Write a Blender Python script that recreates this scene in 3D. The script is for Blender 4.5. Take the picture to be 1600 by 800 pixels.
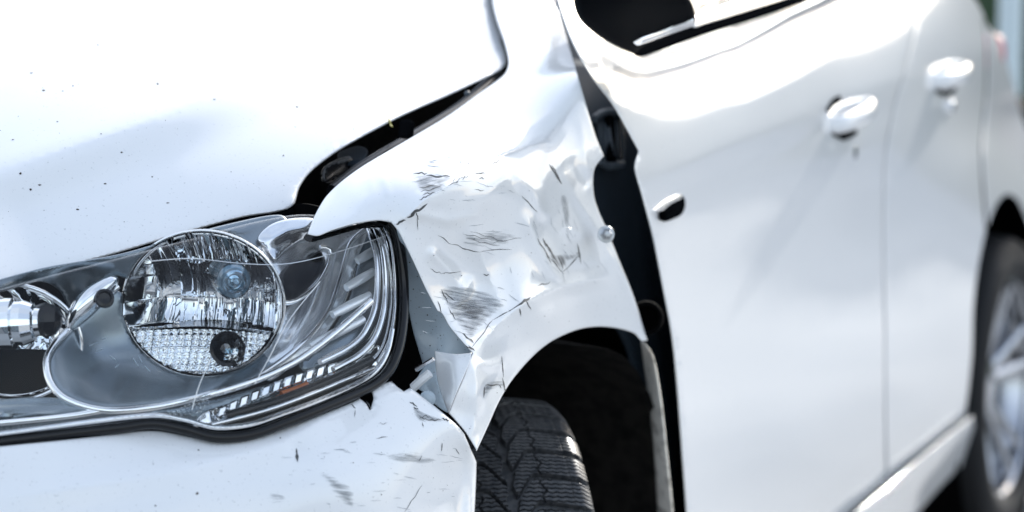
import bpy, math, random
import numpy as np
from mathutils import Vector
from mathutils.geometry import delaunay_2d_cdt
random.seed(4); rng = np.random.default_rng(7)
for o in list(bpy.data.objects): bpy.data.objects.remove(o)
scene = bpy.context.scene; COL = scene.collection

# ------------------------------------------------------------------ camera
TH, PI_, RH, F = .363, .098, .012, 5600.0
CD = np.array([-math.sin(TH)*math.cos(PI_), math.cos(TH)*math.cos(PI_), -math.sin(PI_)])
CR = np.array([math.cos(TH), math.sin(TH), 0]); CU = np.cross(CR, CD)
CR, CU = CR*math.cos(RH)+CU*math.sin(RH), CU*math.cos(RH)-CR*math.sin(RH)
CP = np.array([2.455, -4.48, 1.2])
from mathutils import Matrix
cam = bpy.data.cameras.new('camera'); cam_o = bpy.data.objects.new('camera', cam); COL.objects.link(cam_o)
m = Matrix.Identity(4)
for i in range(3): m[i][0], m[i][1], m[i][2], m[i][3] = CR[i], CU[i], -CD[i], CP[i]
cam_o.matrix_world = m
cam.sensor_width = 36; cam.lens = F/1600*36; cam.clip_end = 2000; cam.clip_start = .05
cam.dof.use_dof = True; cam.dof.focus_distance = 4.38; cam.dof.aperture_fstop = 3.3
scene.camera = cam_o

# ------------------------------------------------------------------ light
SUN = Vector((.06, .91, .41)).normalized()         # towards the sun: low behind the car
w = bpy.data.worlds.new('World'); scene.world = w; w.use_nodes = True
nt = w.node_tree; bg = nt.nodes['Background']; sky = nt.nodes.new('ShaderNodeTexSky')
sky.sky_type = 'NISHITA'; sky.sun_disc = False
sky.sun_elevation = math.asin(SUN.z); sky.sun_rotation = math.atan2(SUN.x, SUN.y)
sky.air_density = 1.0; sky.dust_density = 2.0; sky.ozone_density = 1.5
tcw = nt.nodes.new('ShaderNodeTexCoord'); nz = nt.nodes.new('ShaderNodeTexNoise'); nz.inputs['Scale'].default_value = 2.2; nz.inputs['Detail'].default_value = 6
mrw = nt.nodes.new('ShaderNodeMapRange'); mrw.inputs['From Min'].default_value = .35; mrw.inputs['From Max'].default_value = .65; mrw.inputs['To Min'].default_value = .35; mrw.inputs['To Max'].default_value = .85
mxw = nt.nodes.new('ShaderNodeMix'); mxw.data_type = 'RGBA'; mxw.inputs[7].default_value = (4.6, 4.9, 5.2, 1)       # thin bright cloud
nt.links.new(tcw.outputs['Generated'], nz.inputs['Vector']); nt.links.new(nz.outputs[0], mrw.inputs[0]); sx = nt.nodes.new('ShaderNodeSeparateXYZ'); nt.links.new(tcw.outputs['Generated'], sx.inputs[0])
fa = nt.nodes.new('ShaderNodeMapRange'); fa.inputs['From Min'].default_value = .15; fa.inputs['From Max'].default_value = .85; fa.inputs['To Min'].default_value = 1; fa.inputs['To Max'].default_value = .52   # the haze thins towards the zenith
mf = nt.nodes.new('ShaderNodeMath'); mf.operation = 'MULTIPLY'; nt.links.new(sx.outputs[2], fa.inputs[0]); nt.links.new(fa.outputs[0], mf.inputs[0]); nt.links.new(mrw.outputs[0], mf.inputs[1])
nt.links.new(mf.outputs[0], mxw.inputs[0])
nt.links.new(sky.outputs[0], mxw.inputs[6]); nt.links.new(mxw.outputs[2], bg.inputs[0]); bg.inputs[1].default_value = .15
sl = bpy.data.lights.new('sun', 'SUN'); sl.energy = 3.0; sl.angle = math.radians(.5); sl.color = (1, .97, .92)
so = bpy.data.objects.new('sun', sl); COL.objects.link(so); so.rotation_euler = SUN.to_track_quat('Z', 'Y').to_euler()
vs = scene.view_settings; vs.view_transform = 'Standard'; vs.look = 'None'; vs.exposure = 1.04; vs.gamma = 1
scene.render.engine = 'CYCLES'
scene.cycles.max_bounces = 10; scene.cycles.transparent_max_bounces = 16

# ------------------------------------------------------------------ helpers
def ray(u, v): return CD + CR*((u-800)/F) + CU*((400-v)/F)
def P(u, v, a='d', c=4.3):
    r = ray(u, v)
    if a == 'd': return CP + r*c
    i = 'XYZ'.index(a); return CP + r*((c-CP[i])/r[i])
def depth_of(u, v, a, c):
    if a == 'd': return c
    if a == 'sec': return float(solve_ray(u, v, fender_sec(c))[0])
    if a == 'plane': return float((c[0]-CP) @ c[1]/(ray(u, v) @ c[1]))
    return float((P(u, v, a, c)-CP) @ CD)

def solve_ray(u, v, f, lo=3.6, hi=6.6):
    """distance where the view line meets the surface f(x, y, z) = 0 (f > 0 in front of it)"""
    u = np.atleast_1d(np.asarray(u, float)); v = np.atleast_1d(np.asarray(v, float))
    rr = CD[None]+CR[None]*((u[:, None]-800)/F)+CU[None]*((400-v[:, None])/F)
    g = np.linspace(lo, hi, 90); a = np.full(len(u), lo); b = np.full(len(u), hi); done = np.zeros(len(u), bool)
    for i in range(len(g)-1):
        p = CP+rr*g[i+1]; neg = (f(p[:, 0], p[:, 1], p[:, 2]) < 0) & ~done
        a[neg] = g[i]; b[neg] = g[i+1]; done |= neg
    a[~done] = hi-.01
    for _ in range(30):
        m_ = (a+b)/2; p = CP+rr*m_[:, None]; n_ = f(p[:, 0], p[:, 1], p[:, 2]) < 0
        b = np.where(n_, m_, b); a = np.where(n_, a, m_)
    return (a+b)/2
def fender_sec(off):   # the fender's undamaged cross-section, following the falling hood line
    return lambda x, y, z: x - (.87+off-6.2*np.maximum(0, z+.17*(.15-y)-.80)**2)
def hood_sec(x, y, z):
    return z - (.97+.17*(y-.15)+.10*(1-(x/.72)**2)-.25*np.maximum(0, -.15-y)**2)

def smooth_line(pts, closed=False, step=6.0, sharp=()):
    """Catmull-Rom through pts; indices in sharp keep their corner."""
    pts = [np.array(p[:2], float) for p in pts]; n = len(pts); out = []
    rg = range(n if closed else n-1)
    for i in rg:
        p1, p2 = pts[i], pts[(i+1) % n]
        p0 = pts[(i-1) % n] if (closed or i > 0) else p1
        p3 = pts[(i+2) % n] if (closed or i+2 < n) else p2
        if i in sharp: p0 = p1
        if (i+1) % n in sharp: p3 = p2
        L = np.linalg.norm(p2-p1); k = max(1, int(L/step))
        m1 = (p2-p0)*.5; m2 = (p3-p1)*.5
        for mm in (m1, m2):
            l = np.linalg.norm(mm)
            if l > L: mm *= L/l
        for j in range(k):
            t = j/k; t2, t3 = t*t, t*t*t
            out.append((2*t3-3*t2+1)*p1 + (t3-2*t2+t)*m1 + (-2*t3+3*t2)*p2 + (t3-t2)*m2)
    if not closed: out.append(pts[-1])
    return np.array(out)

def dist_line(q, line, closed=False):
    """unsigned distance, signed side (+ = right of direction in picture) and parameter 0..1"""
    line = np.asarray(line, float)
    a = line; b = np.roll(line, -1, 0)
    if not closed: a, b = a[:-1], b[:-1]
    q = np.asarray(q, float); best = np.full(len(q), 1e9); side = np.zeros(len(q)); par = np.zeros(len(q))
    for i in range(len(a)):
        ab = b[i]-a[i]; l2 = ab@ab
        if l2 < 1e-9: continue
        t = np.clip(((q-a[i])@ab)/l2, 0, 1); dd = q-(a[i]+t[:, None]*ab)
        d = np.hypot(dd[:, 0], dd[:, 1]); mk = d < best
        best[mk] = d[mk]; side[mk] = np.sign(ab[0]*(q[mk, 1]-a[i][1])-ab[1]*(q[mk, 0]-a[i][0])); par[mk] = (i+t[mk])/len(a)
    return best, side, par
def inside(q, poly):
    q = np.asarray(q); r = np.zeros(len(q), bool); n = len(poly)
    for i in range(n):
        x1, y1 = poly[i]; x2, y2 = poly[(i+1) % n]
        if y1 == y2: continue
        c = ((y1 > q[:, 1]) != (y2 > q[:, 1])) & (q[:, 0] < (x2-x1)*(q[:, 1]-y1)/(y2-y1)+x1)
        r ^= c
    return r

class Surf:
    """A smooth sheet in space through control points; bumps push it towards the viewer's side (metres)."""
    def __init__(s, ctrl, bumps=(), off=0.0, lam=1e-4):
        c = np.array([[u, v] for u, v, a, k in ctrl], float)/100
        w = np.array([1/depth_of(u, v, a, k) for u, v, a, k in ctrl])
        n = len(c); K = s.k(c, c)+np.eye(n)*lam
        Pm = np.hstack([np.ones((n, 1)), c]); M = np.zeros((n+3, n+3)); M[:n, :n] = K; M[:n, n:] = Pm; M[n:, :n] = Pm.T
        s.c = c; s.x = np.linalg.solve(M, np.concatenate([w, np.zeros(3)])); s.bumps = list(bumps); s.off = off; s.roll = None
    @staticmethod
    def k(a, b):
        r = np.hypot(a[:, None, 0]-b[None, :, 0], a[:, None, 1]-b[None, :, 1])
        return r*r*np.log(r+1e-9)
    def d(s, q, bump=True):
        q = np.atleast_2d(np.asarray(q, float)); z = q/100
        d = 1/(s.k(z, s.c)@s.x[:-3] + s.x[-3] + z@s.x[-2:]) + s.off
        if bump:
            for b in s.bumps:
                kind, line, wd, h = b[:4]
                if kind == 'spot':      # line = (u, v), wd = (wu, wv, angle)
                    a = math.radians(wd[2]); x = q[:, 0]-line[0]; y = q[:, 1]-line[1]
                    x, y = x*math.cos(a)+y*math.sin(a), -x*math.sin(a)+y*math.cos(a)
                    d -= h*np.exp(-(x/wd[0])**2-(y/wd[1])**2); continue
                ds, sd, pr = dist_line(q, line)
                en = np.clip(np.minimum(pr, 1-pr)*5, 0, 1) if kind != 'turn' else 1
                en = en*en*(3-2*en) if kind != 'turn' else 1
                if kind == 'gauss': d -= h*en*np.exp(-(ds/wd)**2)
                elif kind == 'tent': d -= h*en*np.maximum(0, 1-ds/wd)**1.5
                elif kind == 'step': x = np.clip(ds*sd/wd*.5+.5, 0, 1); d -= h*en*x*x*(3-2*x)
                elif kind == 'turn':  # surface bends away linearly beyond the line (right of it)
                    x = np.maximum(0, ds*sd); r = wd; d += h*(np.sqrt(x*x+r*r)-r)
        if s.roll is not None:
            poly, wd, h = s.roll; ds, _, _ = dist_line(q, poly, True); t = np.clip(1-ds/wd, 0, 1)
            d += h*(1-np.sqrt(np.maximum(0, 1-t*t)))
        return d
    def at(s, q, lift=0.0):
        q = np.atleast_2d(np.asarray(q, float)); d = s.d(q)-lift
        r = CD[None]+CR[None]*((q[:, :1]-800)/F)+CU[None]*((400-q[:, 1:])/F)
        return CP[None]+r*d[:, None]

ROOT = [None]; OFF = [np.zeros(3)]
def mesh_obj(name, V, Fc, mat, parent=None, smooth=True, sharp_deg=35, uv=None, kind=None, label=None, solid=0.0, mats=None):
    V = np.asarray(V, float) - (OFF[0] if parent is not None else 0)
    me = bpy.data.meshes.new(name); me.from_pydata([tuple(v) for v in V], [], [tuple(int(i) for i in f) for f in Fc]); me.update()
    me.materials.append(mat)
    if uv is not None:
        l = me.uv_layers.new(name='uv')
        li = np.zeros(len(me.loops), np.int32); me.loops.foreach_get('vertex_index', li)
        l.data.foreach_set('uv', np.asarray(uv, np.float32)[li].ravel())
    if smooth:
        me.shade_smooth()
        if sharp_deg: me.set_sharp_from_angle(angle=math.radians(sharp_deg))
    o = bpy.data.objects.new(name, me); COL.objects.link(o)
    if parent is not None: o.parent = parent
    if kind: o['kind'] = kind
    if label: o['label'] = label
    if solid:
        md = o.modifiers.new('thickness', 'SOLIDIFY'); md.thickness = solid; md.offset = -1; md.use_even_offset = False
    return o

def panel(name, outline, surf, mat, parent, step=8, roll=None, solid=.002, closed_smooth=True, sharp=(), extra=(), kind=None, label=None, sharp_deg=40, edge_step=None, holes=()):
    es = edge_step or max(2.5, step*.6)
    poly = smooth_line(outline, True, es, sharp) if closed_smooth else smooth_line(outline, True, es, range(len(outline)))
    if roll: surf.roll = (poly, roll[0], roll[1])
    lo, hi = poly.min(0), poly.max(0)
    gx = np.arange(lo[0]+step/2, hi[0], step); gy = np.arange(lo[1]+step/2, hi[1], step*.87)
    g = np.array([(x+(step/2 if j % 2 else 0), y) for j, y in enumerate(gy) for x in gx])
    g = g[inside(g, poly)]
    ds, _, _ = dist_line(g, poly, True)
    md = step*.55 if not roll else max(step*.55, roll[0]+step*.3)
    g = g[ds > md]
    pts = [tuple(p) for p in poly]; n0 = len(pts); edges = [(i, (i+1) % n0) for i in range(n0)]
    if roll:
        nx = np.roll(poly, -1, 0)-np.roll(poly, 1, 0); L = np.hypot(nx[:, 0], nx[:, 1])+1e-9
        nrm = np.stack([-nx[:, 1]/L, nx[:, 0]/L], 1)
        for fr in (.15, .4, .7, 1.0):
            for sgn in (1, -1):
                r = poly+nrm*sgn*roll[0]*fr; r = r[::1 if fr < .5 else 2]
                ok = inside(r, poly); r = r[ok]
                if len(r):
                    dd, _, _ = dist_line(r, poly, True); r = r[dd > roll[0]*fr*.85]; pts += [tuple(p) for p in r]
    for ln in extra:
        L = smooth_line(ln, False, step*.6); ok = inside(L, poly); dd, _, _ = dist_line(L, poly, True); L = L[ok & (dd > md*.6)]
        if len(g): dg, _, _ = dist_line(g, L) if len(L) > 1 else (np.full(len(g), 99), 0, 0); g = g[dg > step*.35]
        b = len(pts); pts += [tuple(p) for p in L]; edges += [(b+i, b+i+1) for i in range(len(L)-1) if np.linalg.norm(L[i]-L[i+1]) < step*2]
    hp = []
    for h in holes:
        H = smooth_line(h, True, es); b = len(pts); pts += [tuple(p) for p in H]; edges += [(b+i, b+(i+1) % len(H)) for i in range(len(H))]; hp.append(H)
    pts += [tuple(p) for p in g]
    vo, eo, fo, *_ = delaunay_2d_cdt([Vector(p) for p in pts], edges, [], 0, 1e-4)
    q = np.array([tuple(v) for v in vo]); f = np.array([list(t) for t in fo if len(t) == 3])
    cen = q[f].mean(1); keep = inside(cen, poly)
    for H in hp: keep &= ~inside(cen, H)
    f = f[keep]
    a, b, c = q[f[:, 0]], q[f[:, 1]], q[f[:, 2]]
    ar = (b[:, 0]-a[:, 0])*(c[:, 1]-a[:, 1])-(b[:, 1]-a[:, 1])*(c[:, 0]-a[:, 0])
    f = f[np.abs(ar) > 1e-3]; ar = ar[np.abs(ar) > 1e-3]
    f[ar > 0] = f[ar > 0][:, ::-1]                     # picture y runs down: make normals face out
    used = np.unique(f); mp = -np.ones(len(q), int); mp[used] = np.arange(len(used)); q = q[used]; f = mp[f]
    V = surf.at(q)
    o = mesh_obj(name, V, f, mat, parent, uv=q/100, kind=kind, label=label, solid=solid, sharp_deg=sharp_deg)
    return o

def tube(name, pts, r, mat, parent, seg=8, label=None, kind=None, taper=None, flat=1.0, upv=None):
    p = np.array(pts, float); n = len(p); V = []; Fc = []
    for i in range(n):
        t = p[min(i+1, n-1)]-p[max(i-1, 0)]; t /= np.linalg.norm(t)+1e-12
        u_ = np.array(upv if upv is not None else CD); x = np.cross(t, u_); x /= np.linalg.norm(x)+1e-12; y = np.cross(x, t)
        rr = r*(taper(i/(n-1)) if taper else 1)
        for k in range(seg):
            a = 2*math.pi*k/seg; V.append(p[i]+x*math.cos(a)*rr+y*math.sin(a)*rr*flat)
    for i in range(n-1):
        for k in range(seg):
            k2 = (k+1) % seg; Fc.append((i*seg+k, i*seg+k2, (i+1)*seg+k2, (i+1)*seg+k))
    Fc.append(tuple(range(seg))[::-1]); Fc.append(tuple((n-1)*seg+k for k in range(seg)))
    return mesh_obj(name, V, Fc, mat, parent, label=label, kind=kind, sharp_deg=50)
def uvtube(name, line, surf, r, mat, parent, lift=0.0, step=8, smooth=True, **k):
    L = smooth_line(line, False, step) if smooth else np.array(line, float)
    return tube(name, surf.at(L, lift), r, mat, parent, **k)
def lathe(name, c, axis, prof, mat, parent, seg=48, label=None, xdir=None, sharp_deg=30, kind=None):
    axis = np.array(axis, float); axis /= np.linalg.norm(axis)
    x = np.cross(axis, xdir if xdir is not None else (0, 0, 1)); x /= np.linalg.norm(x); y = np.cross(axis, x); c = np.array(c)
    V = []; Fc = []
    for t, r in prof:
        for k in range(seg):
            a = 2*math.pi*k/seg; V.append(c+axis*t+(x*math.cos(a)+y*math.sin(a))*max(r, 1e-5))
    for i in range(len(prof)-1):
        for k in range(seg):
            k2 = (k+1) % seg; Fc.append((i*seg+k, i*seg+k2, (i+1)*seg+k2, (i+1)*seg+k))
    return mesh_obj(name, V, Fc, mat, parent, label=label, sharp_deg=sharp_deg, kind=kind)
def box_between(name, a, b, wx, wy, mat, parent, **k): ...

# ------------------------------------------------------------------ materials
def mat(name, col, rough=.5, metal=0, coat=0, coat_rough=.03, spec=.5, noise=None, bump=None, ior=None):
    m = bpy.data.materials.new(name); m.use_nodes = True; n = m.node_tree; b = n.nodes['Principled BSDF']
    b.inputs['Base Color'].default_value = (*col, 1); b.inputs['Roughness'].default_value = rough; b.inputs['Metallic'].default_value = metal
    b.inputs['Coat Weight'].default_value = coat; b.inputs['Coat Roughness'].default_value = coat_rough; b.inputs['Specular IOR Level'].default_value = spec
    tc = n.nodes.new('ShaderNodeTexCoord')
    if noise:   # (scale, darker colour, low, high)
        t = n.nodes.new('ShaderNodeTexNoise'); t.inputs['Scale'].default_value = noise[0]; t.inputs['Detail'].default_value = 8; n.links.new(tc.outputs['Object'], t.inputs['Vector'])
        r = n.nodes.new('ShaderNodeValToRGB'); r.color_ramp.elements[0].position = noise[2]; r.color_ramp.elements[1].position = noise[3]
        r.color_ramp.elements[0].color = (*noise[1], 1); r.color_ramp.elements[1].color = (*col, 1)
        n.links.new(t.outputs[0], r.inputs[0]); n.links.new(r.outputs[0], b.inputs['Base Color'])
    if bump:    # (scale, strength, distance)
        t = n.nodes.new('ShaderNodeTexNoise'); t.inputs['Scale'].default_value = bump[0]; t.inputs['Detail'].default_value = 4; n.links.new(tc.outputs['Object'], t.inputs['Vector'])
        bp = n.nodes.new('ShaderNodeBump'); bp.inputs['Strength'].default_value = bump[1]; bp.inputs['Distance'].default_value = bump[2]
        n.links.new(t.outputs[0], bp.inputs['Height']); n.links.new(bp.outputs[0], b.inputs['Normal'])
        if coat: pass
    return m
PAINT = mat('white_paint', (.80, .82, .84), .32, 0, 1, .02, noise=(260, (.62, .64, .66), .28, .36))
def smudge(m):
    n = m.node_tree; b = n.nodes['Principled BSDF']; tc = n.nodes.new('ShaderNodeTexCoord'); t = n.nodes.new('ShaderNodeTexNoise')
    t.inputs['Scale'].default_value = 7; t.inputs['Detail'].default_value = 10; t.inputs['Roughness'].default_value = .7; t.inputs['Distortion'].default_value = .6
    r_ = n.nodes.new('ShaderNodeMapRange'); r_.inputs['From Min'].default_value = .42; r_.inputs['From Max'].default_value = .68; r_.inputs['To Min'].default_value = .015; r_.inputs['To Max'].default_value = .16
    n.links.new(tc.outputs['Object'], t.inputs['Vector']); n.links.new(t.outputs[0], r_.inputs[0]); n.links.new(r_.outputs[0], b.inputs['Coat Roughness'])
smudge(PAINT)
PAINT_BACK = mat('primer_grey_white', (.46, .55, .62), .4, 0, .5, .1, noise=(420, (.12, .13, .14), .30, .33))
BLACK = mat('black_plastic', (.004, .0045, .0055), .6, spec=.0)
GLOSSBLACK = mat('gloss_black', (.004, .0045, .006), .15, 0, .25, spec=.3)
VOID = mat('dark_liner', (.0015, .0015, .0018), .9, spec=.04)
JAMB = mat('jamb_black', (.024, .035, .048), .5, spec=.12, bump=(30, .3, .002))
CHROME = mat('chrome', (.96, .97, .98), .04, 1)
CHROME_ROUGH = mat('satin_chrome', (.88, .90, .93), .16, 1)
BOWLM = mat('mirror_reflector', (.88, .90, .92), .03, 1)
SATIN = mat('satin_grey_bezel', (.20, .245, .28), .27, .85, .5, .12, noise=(25, (.27, .32, .36), .3, .7))
SATIN_L = mat('pale_bezel', (.80, .84, .88), .22, .5, .5, .1)
RUBBER_REAR = mat('dark_tyre_rubber', (.012, .013, .015), .6, spec=.15)
RUBBER = mat('tyre_rubber', (.026, .029, .034), .36, noise=(120, (.06, .062, .066), .4, .6), bump=(400, .3, .0004), spec=.55)
GREYSTRIP = mat('dusty_flange', (.80, .77, .70), .7, noise=(50, (.30, .28, .25), .30, .5))
ORANGE = mat('amber_plastic', (.55, .13, .02), .2, 0, .6)
RED = mat('red_lamp', (.55, .10, .11), .15, 0, 1)
ALLOY = mat('alloy_silver', (.50, .52, .56), .22, 1, .3)
FROST = mat('frosted_shield', (.52, .66, .74), .25, .35, 1, .04)
STEEL = mat('bolt_steel', (.42, .44, .46), .3, 1)
HINGE = mat('hinge_grey', (.07, .09, .11), .45)
SILV = mat('silver_white_rib', (.90, .93, .96), .3, .5, .6)
def glassmat(name, tint, rough=.0, ior=1.5, base=.0):
    m = bpy.data.materials.new(name); m.use_nodes = True; n = m.node_tree; n.nodes.clear()
    o = n.nodes.new('ShaderNodeOutputMaterial'); t = n.nodes.new('ShaderNodeBsdfTransparent'); g = n.nodes.new('ShaderNodeBsdfGlossy')
    f = n.nodes.new('ShaderNodeFresnel'); f.inputs[0].default_value = ior; mx = n.nodes.new('ShaderNodeMixShader')
    t.inputs[0].default_value = (*tint, 1); g.inputs['Roughness'].default_value = rough
    a = n.nodes.new('ShaderNodeMath'); a.operation = 'ADD'; a.inputs[1].default_value = base; n.links.new(f.outputs[0], a.inputs[0])
    n.links.new(a.outputs[0], mx.inputs[0]); n.links.new(t.outputs[0], mx.inputs[1]); n.links.new(g.outputs[0], mx.inputs[2]); n.links.new(mx.outputs[0], o.inputs[0])
    return m
LENS = glassmat('clear_lens', (.98, .99, .995), .01, 1.36)
PRISM = glassmat('ribbed_clear_plastic', (.85, .90, .93), .05, 1.7, .18)
BULBGLASS = glassmat('bulb_glass', (.70, .86, .95), .02, 1.6, .12)
WINGLASS = mat('side_glass', (.01, .012, .013), .03, 0, 1)
def scuffmat(name, col, lo, hi, sx, sy, rough=.6, maxa=1.0):
    m = bpy.data.materials.new(name); m.use_nodes = True; n = m.node_tree; b = n.nodes['Principled BSDF']; out = n.nodes['Material Output']
    b.inputs['Base Color'].default_value = (*col, 1); b.inputs['Roughness'].default_value = rough
    uv = n.nodes.new('ShaderNodeUVMap'); mp = n.nodes.new('ShaderNodeMapping'); mp.inputs['Scale'].default_value = (sx, sy, 1)
    t = n.nodes.new('ShaderNodeTexNoise'); t.inputs['Scale'].default_value = 1; t.inputs['Detail'].default_value = 9; t.inputs['Roughness'].default_value = .62
    at = n.nodes.new('ShaderNodeAttribute'); at.attribute_name = 'fade'
    mu = n.nodes.new('ShaderNodeMath'); mu.operation = 'MULTIPLY'
    mr = n.nodes.new('ShaderNodeMapRange'); mr.inputs['From Min'].default_value = lo; mr.inputs['From Max'].default_value = hi; mr.inputs['To Max'].default_value = maxa
    tr = n.nodes.new('ShaderNodeBsdfTransparent'); mx = n.nodes.new('ShaderNodeMixShader')
    L = n.links.new
    L(uv.outputs[0], mp.inputs[0]); L(mp.outputs[0], t.inputs['Vector']); L(t.outputs[0], mu.inputs[0]); L(at.outputs['Fac'], mu.inputs[1]); L(mu.outputs[0], mr.inputs[0])
    L(mr.outputs[0], mx.inputs[0]); L(tr.outputs[0], mx.inputs[1]); L(b.outputs[0], mx.inputs[2]); L(mx.outputs[0], out.inputs[0])
    return m
SCUFF = scuffmat('scuff_streaks', (.05, .055, .06), .36, .62, .8, 7, maxa=.62)
SCUFF2 = scuffmat('scuff_smear', (.16, .18, .20), .30, .66, 1.2, 9, maxa=.7)
FAINT = mat('faint_scrape', (.36, .39, .42), .5)
CRACK = mat('crack_dark', (.06, .065, .07), .6)
DIRT = mat('dirt_brown', (.05, .04, .03), .8)

# ------------------------------------------------------------------ setting
GZ = -.08
def grid_obj(name, x0, x1, y0, y1, z, mt, kind='structure'):
    return mesh_obj(name, [(x0, y0, z), (x1, y0, z), (x1, y1, z), (x0, y1, z)], [(0, 1, 2, 3)], mt, kind=kind, smooth=False)
ASPH = mat('pale_paving', (.38, .38, .375), .85, noise=(.55, (.20, .215, .235), .40, .60), bump=(60, .4, .004))
g = grid_obj('ground', -400, 400, -400, 400, GZ, ASPH)

REFL_DARK = mat('dark_reflection_tone', (.045, .045, .048), .85, noise=(5, (.035, .035, .038), .35, .65), bump=(80, .5, .004))
grid_obj('dark_reflection_sheet', -60, 60, -26, -7.5, GZ+.004, REFL_DARK)  # unseen dark sheet added behind the camera to darken the chrome's reflections
# ------------------------------------------------------------------ the car
car = bpy.data.objects.new('car', None); COL.objects.link(car); car.location = (0, 1.2, GZ); OFF[0] = np.array([0, 1.2, GZ])
car['label'] = 'white car with a crumpled front fender, displaced bumper and cracked open headlight corner'; car['category'] = 'car'

# --- dark masses inside, so the gaps look into a dark car
def hull(name, pts_px, d0, d1, mt, parent, **k):
    """closed solid between two distances, outline in view"""
    n = len(pts_px); V = [P(u, v, 'd', d0) for u, v in pts_px]+[P(u, v, 'd', d1) for u, v in pts_px]
    Fc = [tuple(range(n)), tuple(range(2*n-1, n-1, -1))]+[(i, i+n, (i+1) % n+n, (i+1) % n) for i in range(n)]
    return mesh_obj(name, V, Fc, mt, parent, smooth=False, **k)

# side sheet shared by doors and quarter
side_ctrl = [(870, 20, 'X', .848), (900, 70, 'X', .858), (1000, -40, 'X', .79), (1240, -40, 'X', .80), (1500, -60, 'X', .84), (990, 90, 'X', .836), (1230, 10, 'X', .836), (1400, -30, 'X', .84),
             (930, 130, 'X', .868), (955, 190, 'X', .872), (1000, 150, 'X', .862), (1150, 90, 'X', .86), (1300, 40, 'X', .856), (1500, 10, 'X', .860), (1575, 50, 'X', .82), (1610, 140, 'X', .80),
             (1000, 270, 'X', .882), (1150, 205, 'X', .884), (1300, 145, 'X', .884), (1440, 95, 'X', .882), (1550, 75, 'X', .85),(1585, 180, 'X', .80),
             (1020, 400, 'X', .876), (1200, 350, 'X', .878), (1380, 300, 'X', .882), (1530, 250, 'X', .875), (1610, 300, 'X', .845),
             (1045, 560, 'X', .872), (1250, 520, 'X', .876), (1450, 460, 'X', .88), (1530, 430, 'X', .88), (1075, 840, 'X', .862), (1250, 700, 'X', .866), (1400, 590, 'X', .872), (1500, 510, 'X', .874),
             (1250, 850, 'X', .835), (1380, 750, 'X', .838), (1510, 640, 'X', .84)]
side_bumps = [('tent', [(985, 292), (1150, 222), (1300, 160), (1500, 85)], 40, .006),
              ('gauss', [(985, 330), (1150, 262), (1300, 205), (1450, 150)], 26, -.004),
              ('turn', [(1408, -160), (1424, -30), (1414, 14), (1350, 42), (1300, 78), (1250, 116), (1200, 142), (1160, 158), (1110, 156), (1060, 165), (1010, 171), (958, 160), (850, 60)], 3, .0009),
              ('turn', [(1180, 850), (1300, 750), (1400, 672), (1470, 612), (1530, 555)], 6, .00035),
              ('gauss', [(1180, 560), (1260, 430), (1330, 330)], 60, .0012), ('gauss', [(1080, 420), (1180, 360), (1290, 300)], 34, -.0014), ('spot', (1180, 640), (90, 60, 30), -.0012), ('spot', (1450, 330), (30, 90, 10), -.0016), ('spot', (1300, 520), (60, 40, -30), .0010),
              ('spot', (1318, 190), (34, 26, -25), -.022), ('spot', (1478, 128), (26, 18, -20), -.020)]
def side(): return Surf(side_ctrl, side_bumps, lam=4e-3)
S_side = side()
fd = panel('front_door', [(860, -70), (872, 0), (893, 62), (925, 120), (960, 168), (998, 236), (992, 262), (1003, 305), (1020, 370), (1036, 450), (1050, 525), (1058, 600), (1067, 720), (1078, 870), (1262, 870), (1330, 800), (1383, 755),
     (1382, 640), (1381.5, 500), (1380, 380), (1382, 250), (1395, 171), (1415, 104), (1428, 40), (1415, -70)], side(), PAINT, car, step=10, roll=(2.2, .003), sharp=(0, 5, 13, 14, 16, 24), extra=[side_bumps[0][1]])
rd = panel('rear_door', [(1419, -70), (1429, 40), (1416, 104), (1396, 172), (1383, 252), (1381, 380), (1383, 500), (1384, 640), (1387, 752), (1450, 700), (1508, 652), (1518, 560), (1521, 480), (1528, 420), (1540, 360), (1532, 240), (1540, 130), (1535, 30), (1500, -30), (1490, -70)],
     side(), PAINT, car, step=10, roll=(2.2, .003), sharp=(0, 8, 10, 14, 19), extra=[side_bumps[0][1]])
rq = panel('rear_quarter', [(1503, -30), (1539, 30), (1544, 130), (1536, 240), (1544, 352), (1556, 322), (1572, 304), (1590, 312), (1606, 345), (1640, 440), (1660, 440), (1650, 280), (1606, 200), (1588, 150), (1574, 100), (1555, 56), (1525, 16), (1503, -8)],
     side(), PAINT, car, step=8, roll=(5, .007), sharp=(0, 4, 9, 10))
S_sill = Surf([(1300, 860, 'X', .835), (1420, 760, 'X', .838), (1515, 670, 'X', .84), (1345, 880, 'X', .82), (1450, 790, 'X', .80), (1520, 730, 'X', .80)])
panel('side_sill', [(1270, 870), (1335, 803), (1388, 760), (1450, 706), (1509, 658), (1520, 650), (1524, 690), (1516, 716), (1480, 750), (1440, 795), (1380, 870)], S_sill, PAINT, car, step=10, roll=(3, .004), sharp=(0, 5, 10))
panel('door_seam_rubber', [(1408, -70), (1436, -70), (1436, 40), (1424, 106), (1403, 174), (1390, 252), (1389, 380), (1390, 640), (1392, 760), (1376, 760), (1374, 640), (1373, 380), (1374, 252), (1387, 168), (1406, 100), (1418, 40)], Surf(side_ctrl, side_bumps, off=.012, lam=4e-3), mat('seam_grey', (.42, .45, .48), .6), car, step=10)
# tail lamp
tl = lathe('tail_light', P(1558, 78, 'd', 7.12), (.8, .35, .1), [(-.03, .036), (0, .034), (.012, .024), (.018, .0)], RED, car, seg=24)
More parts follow.
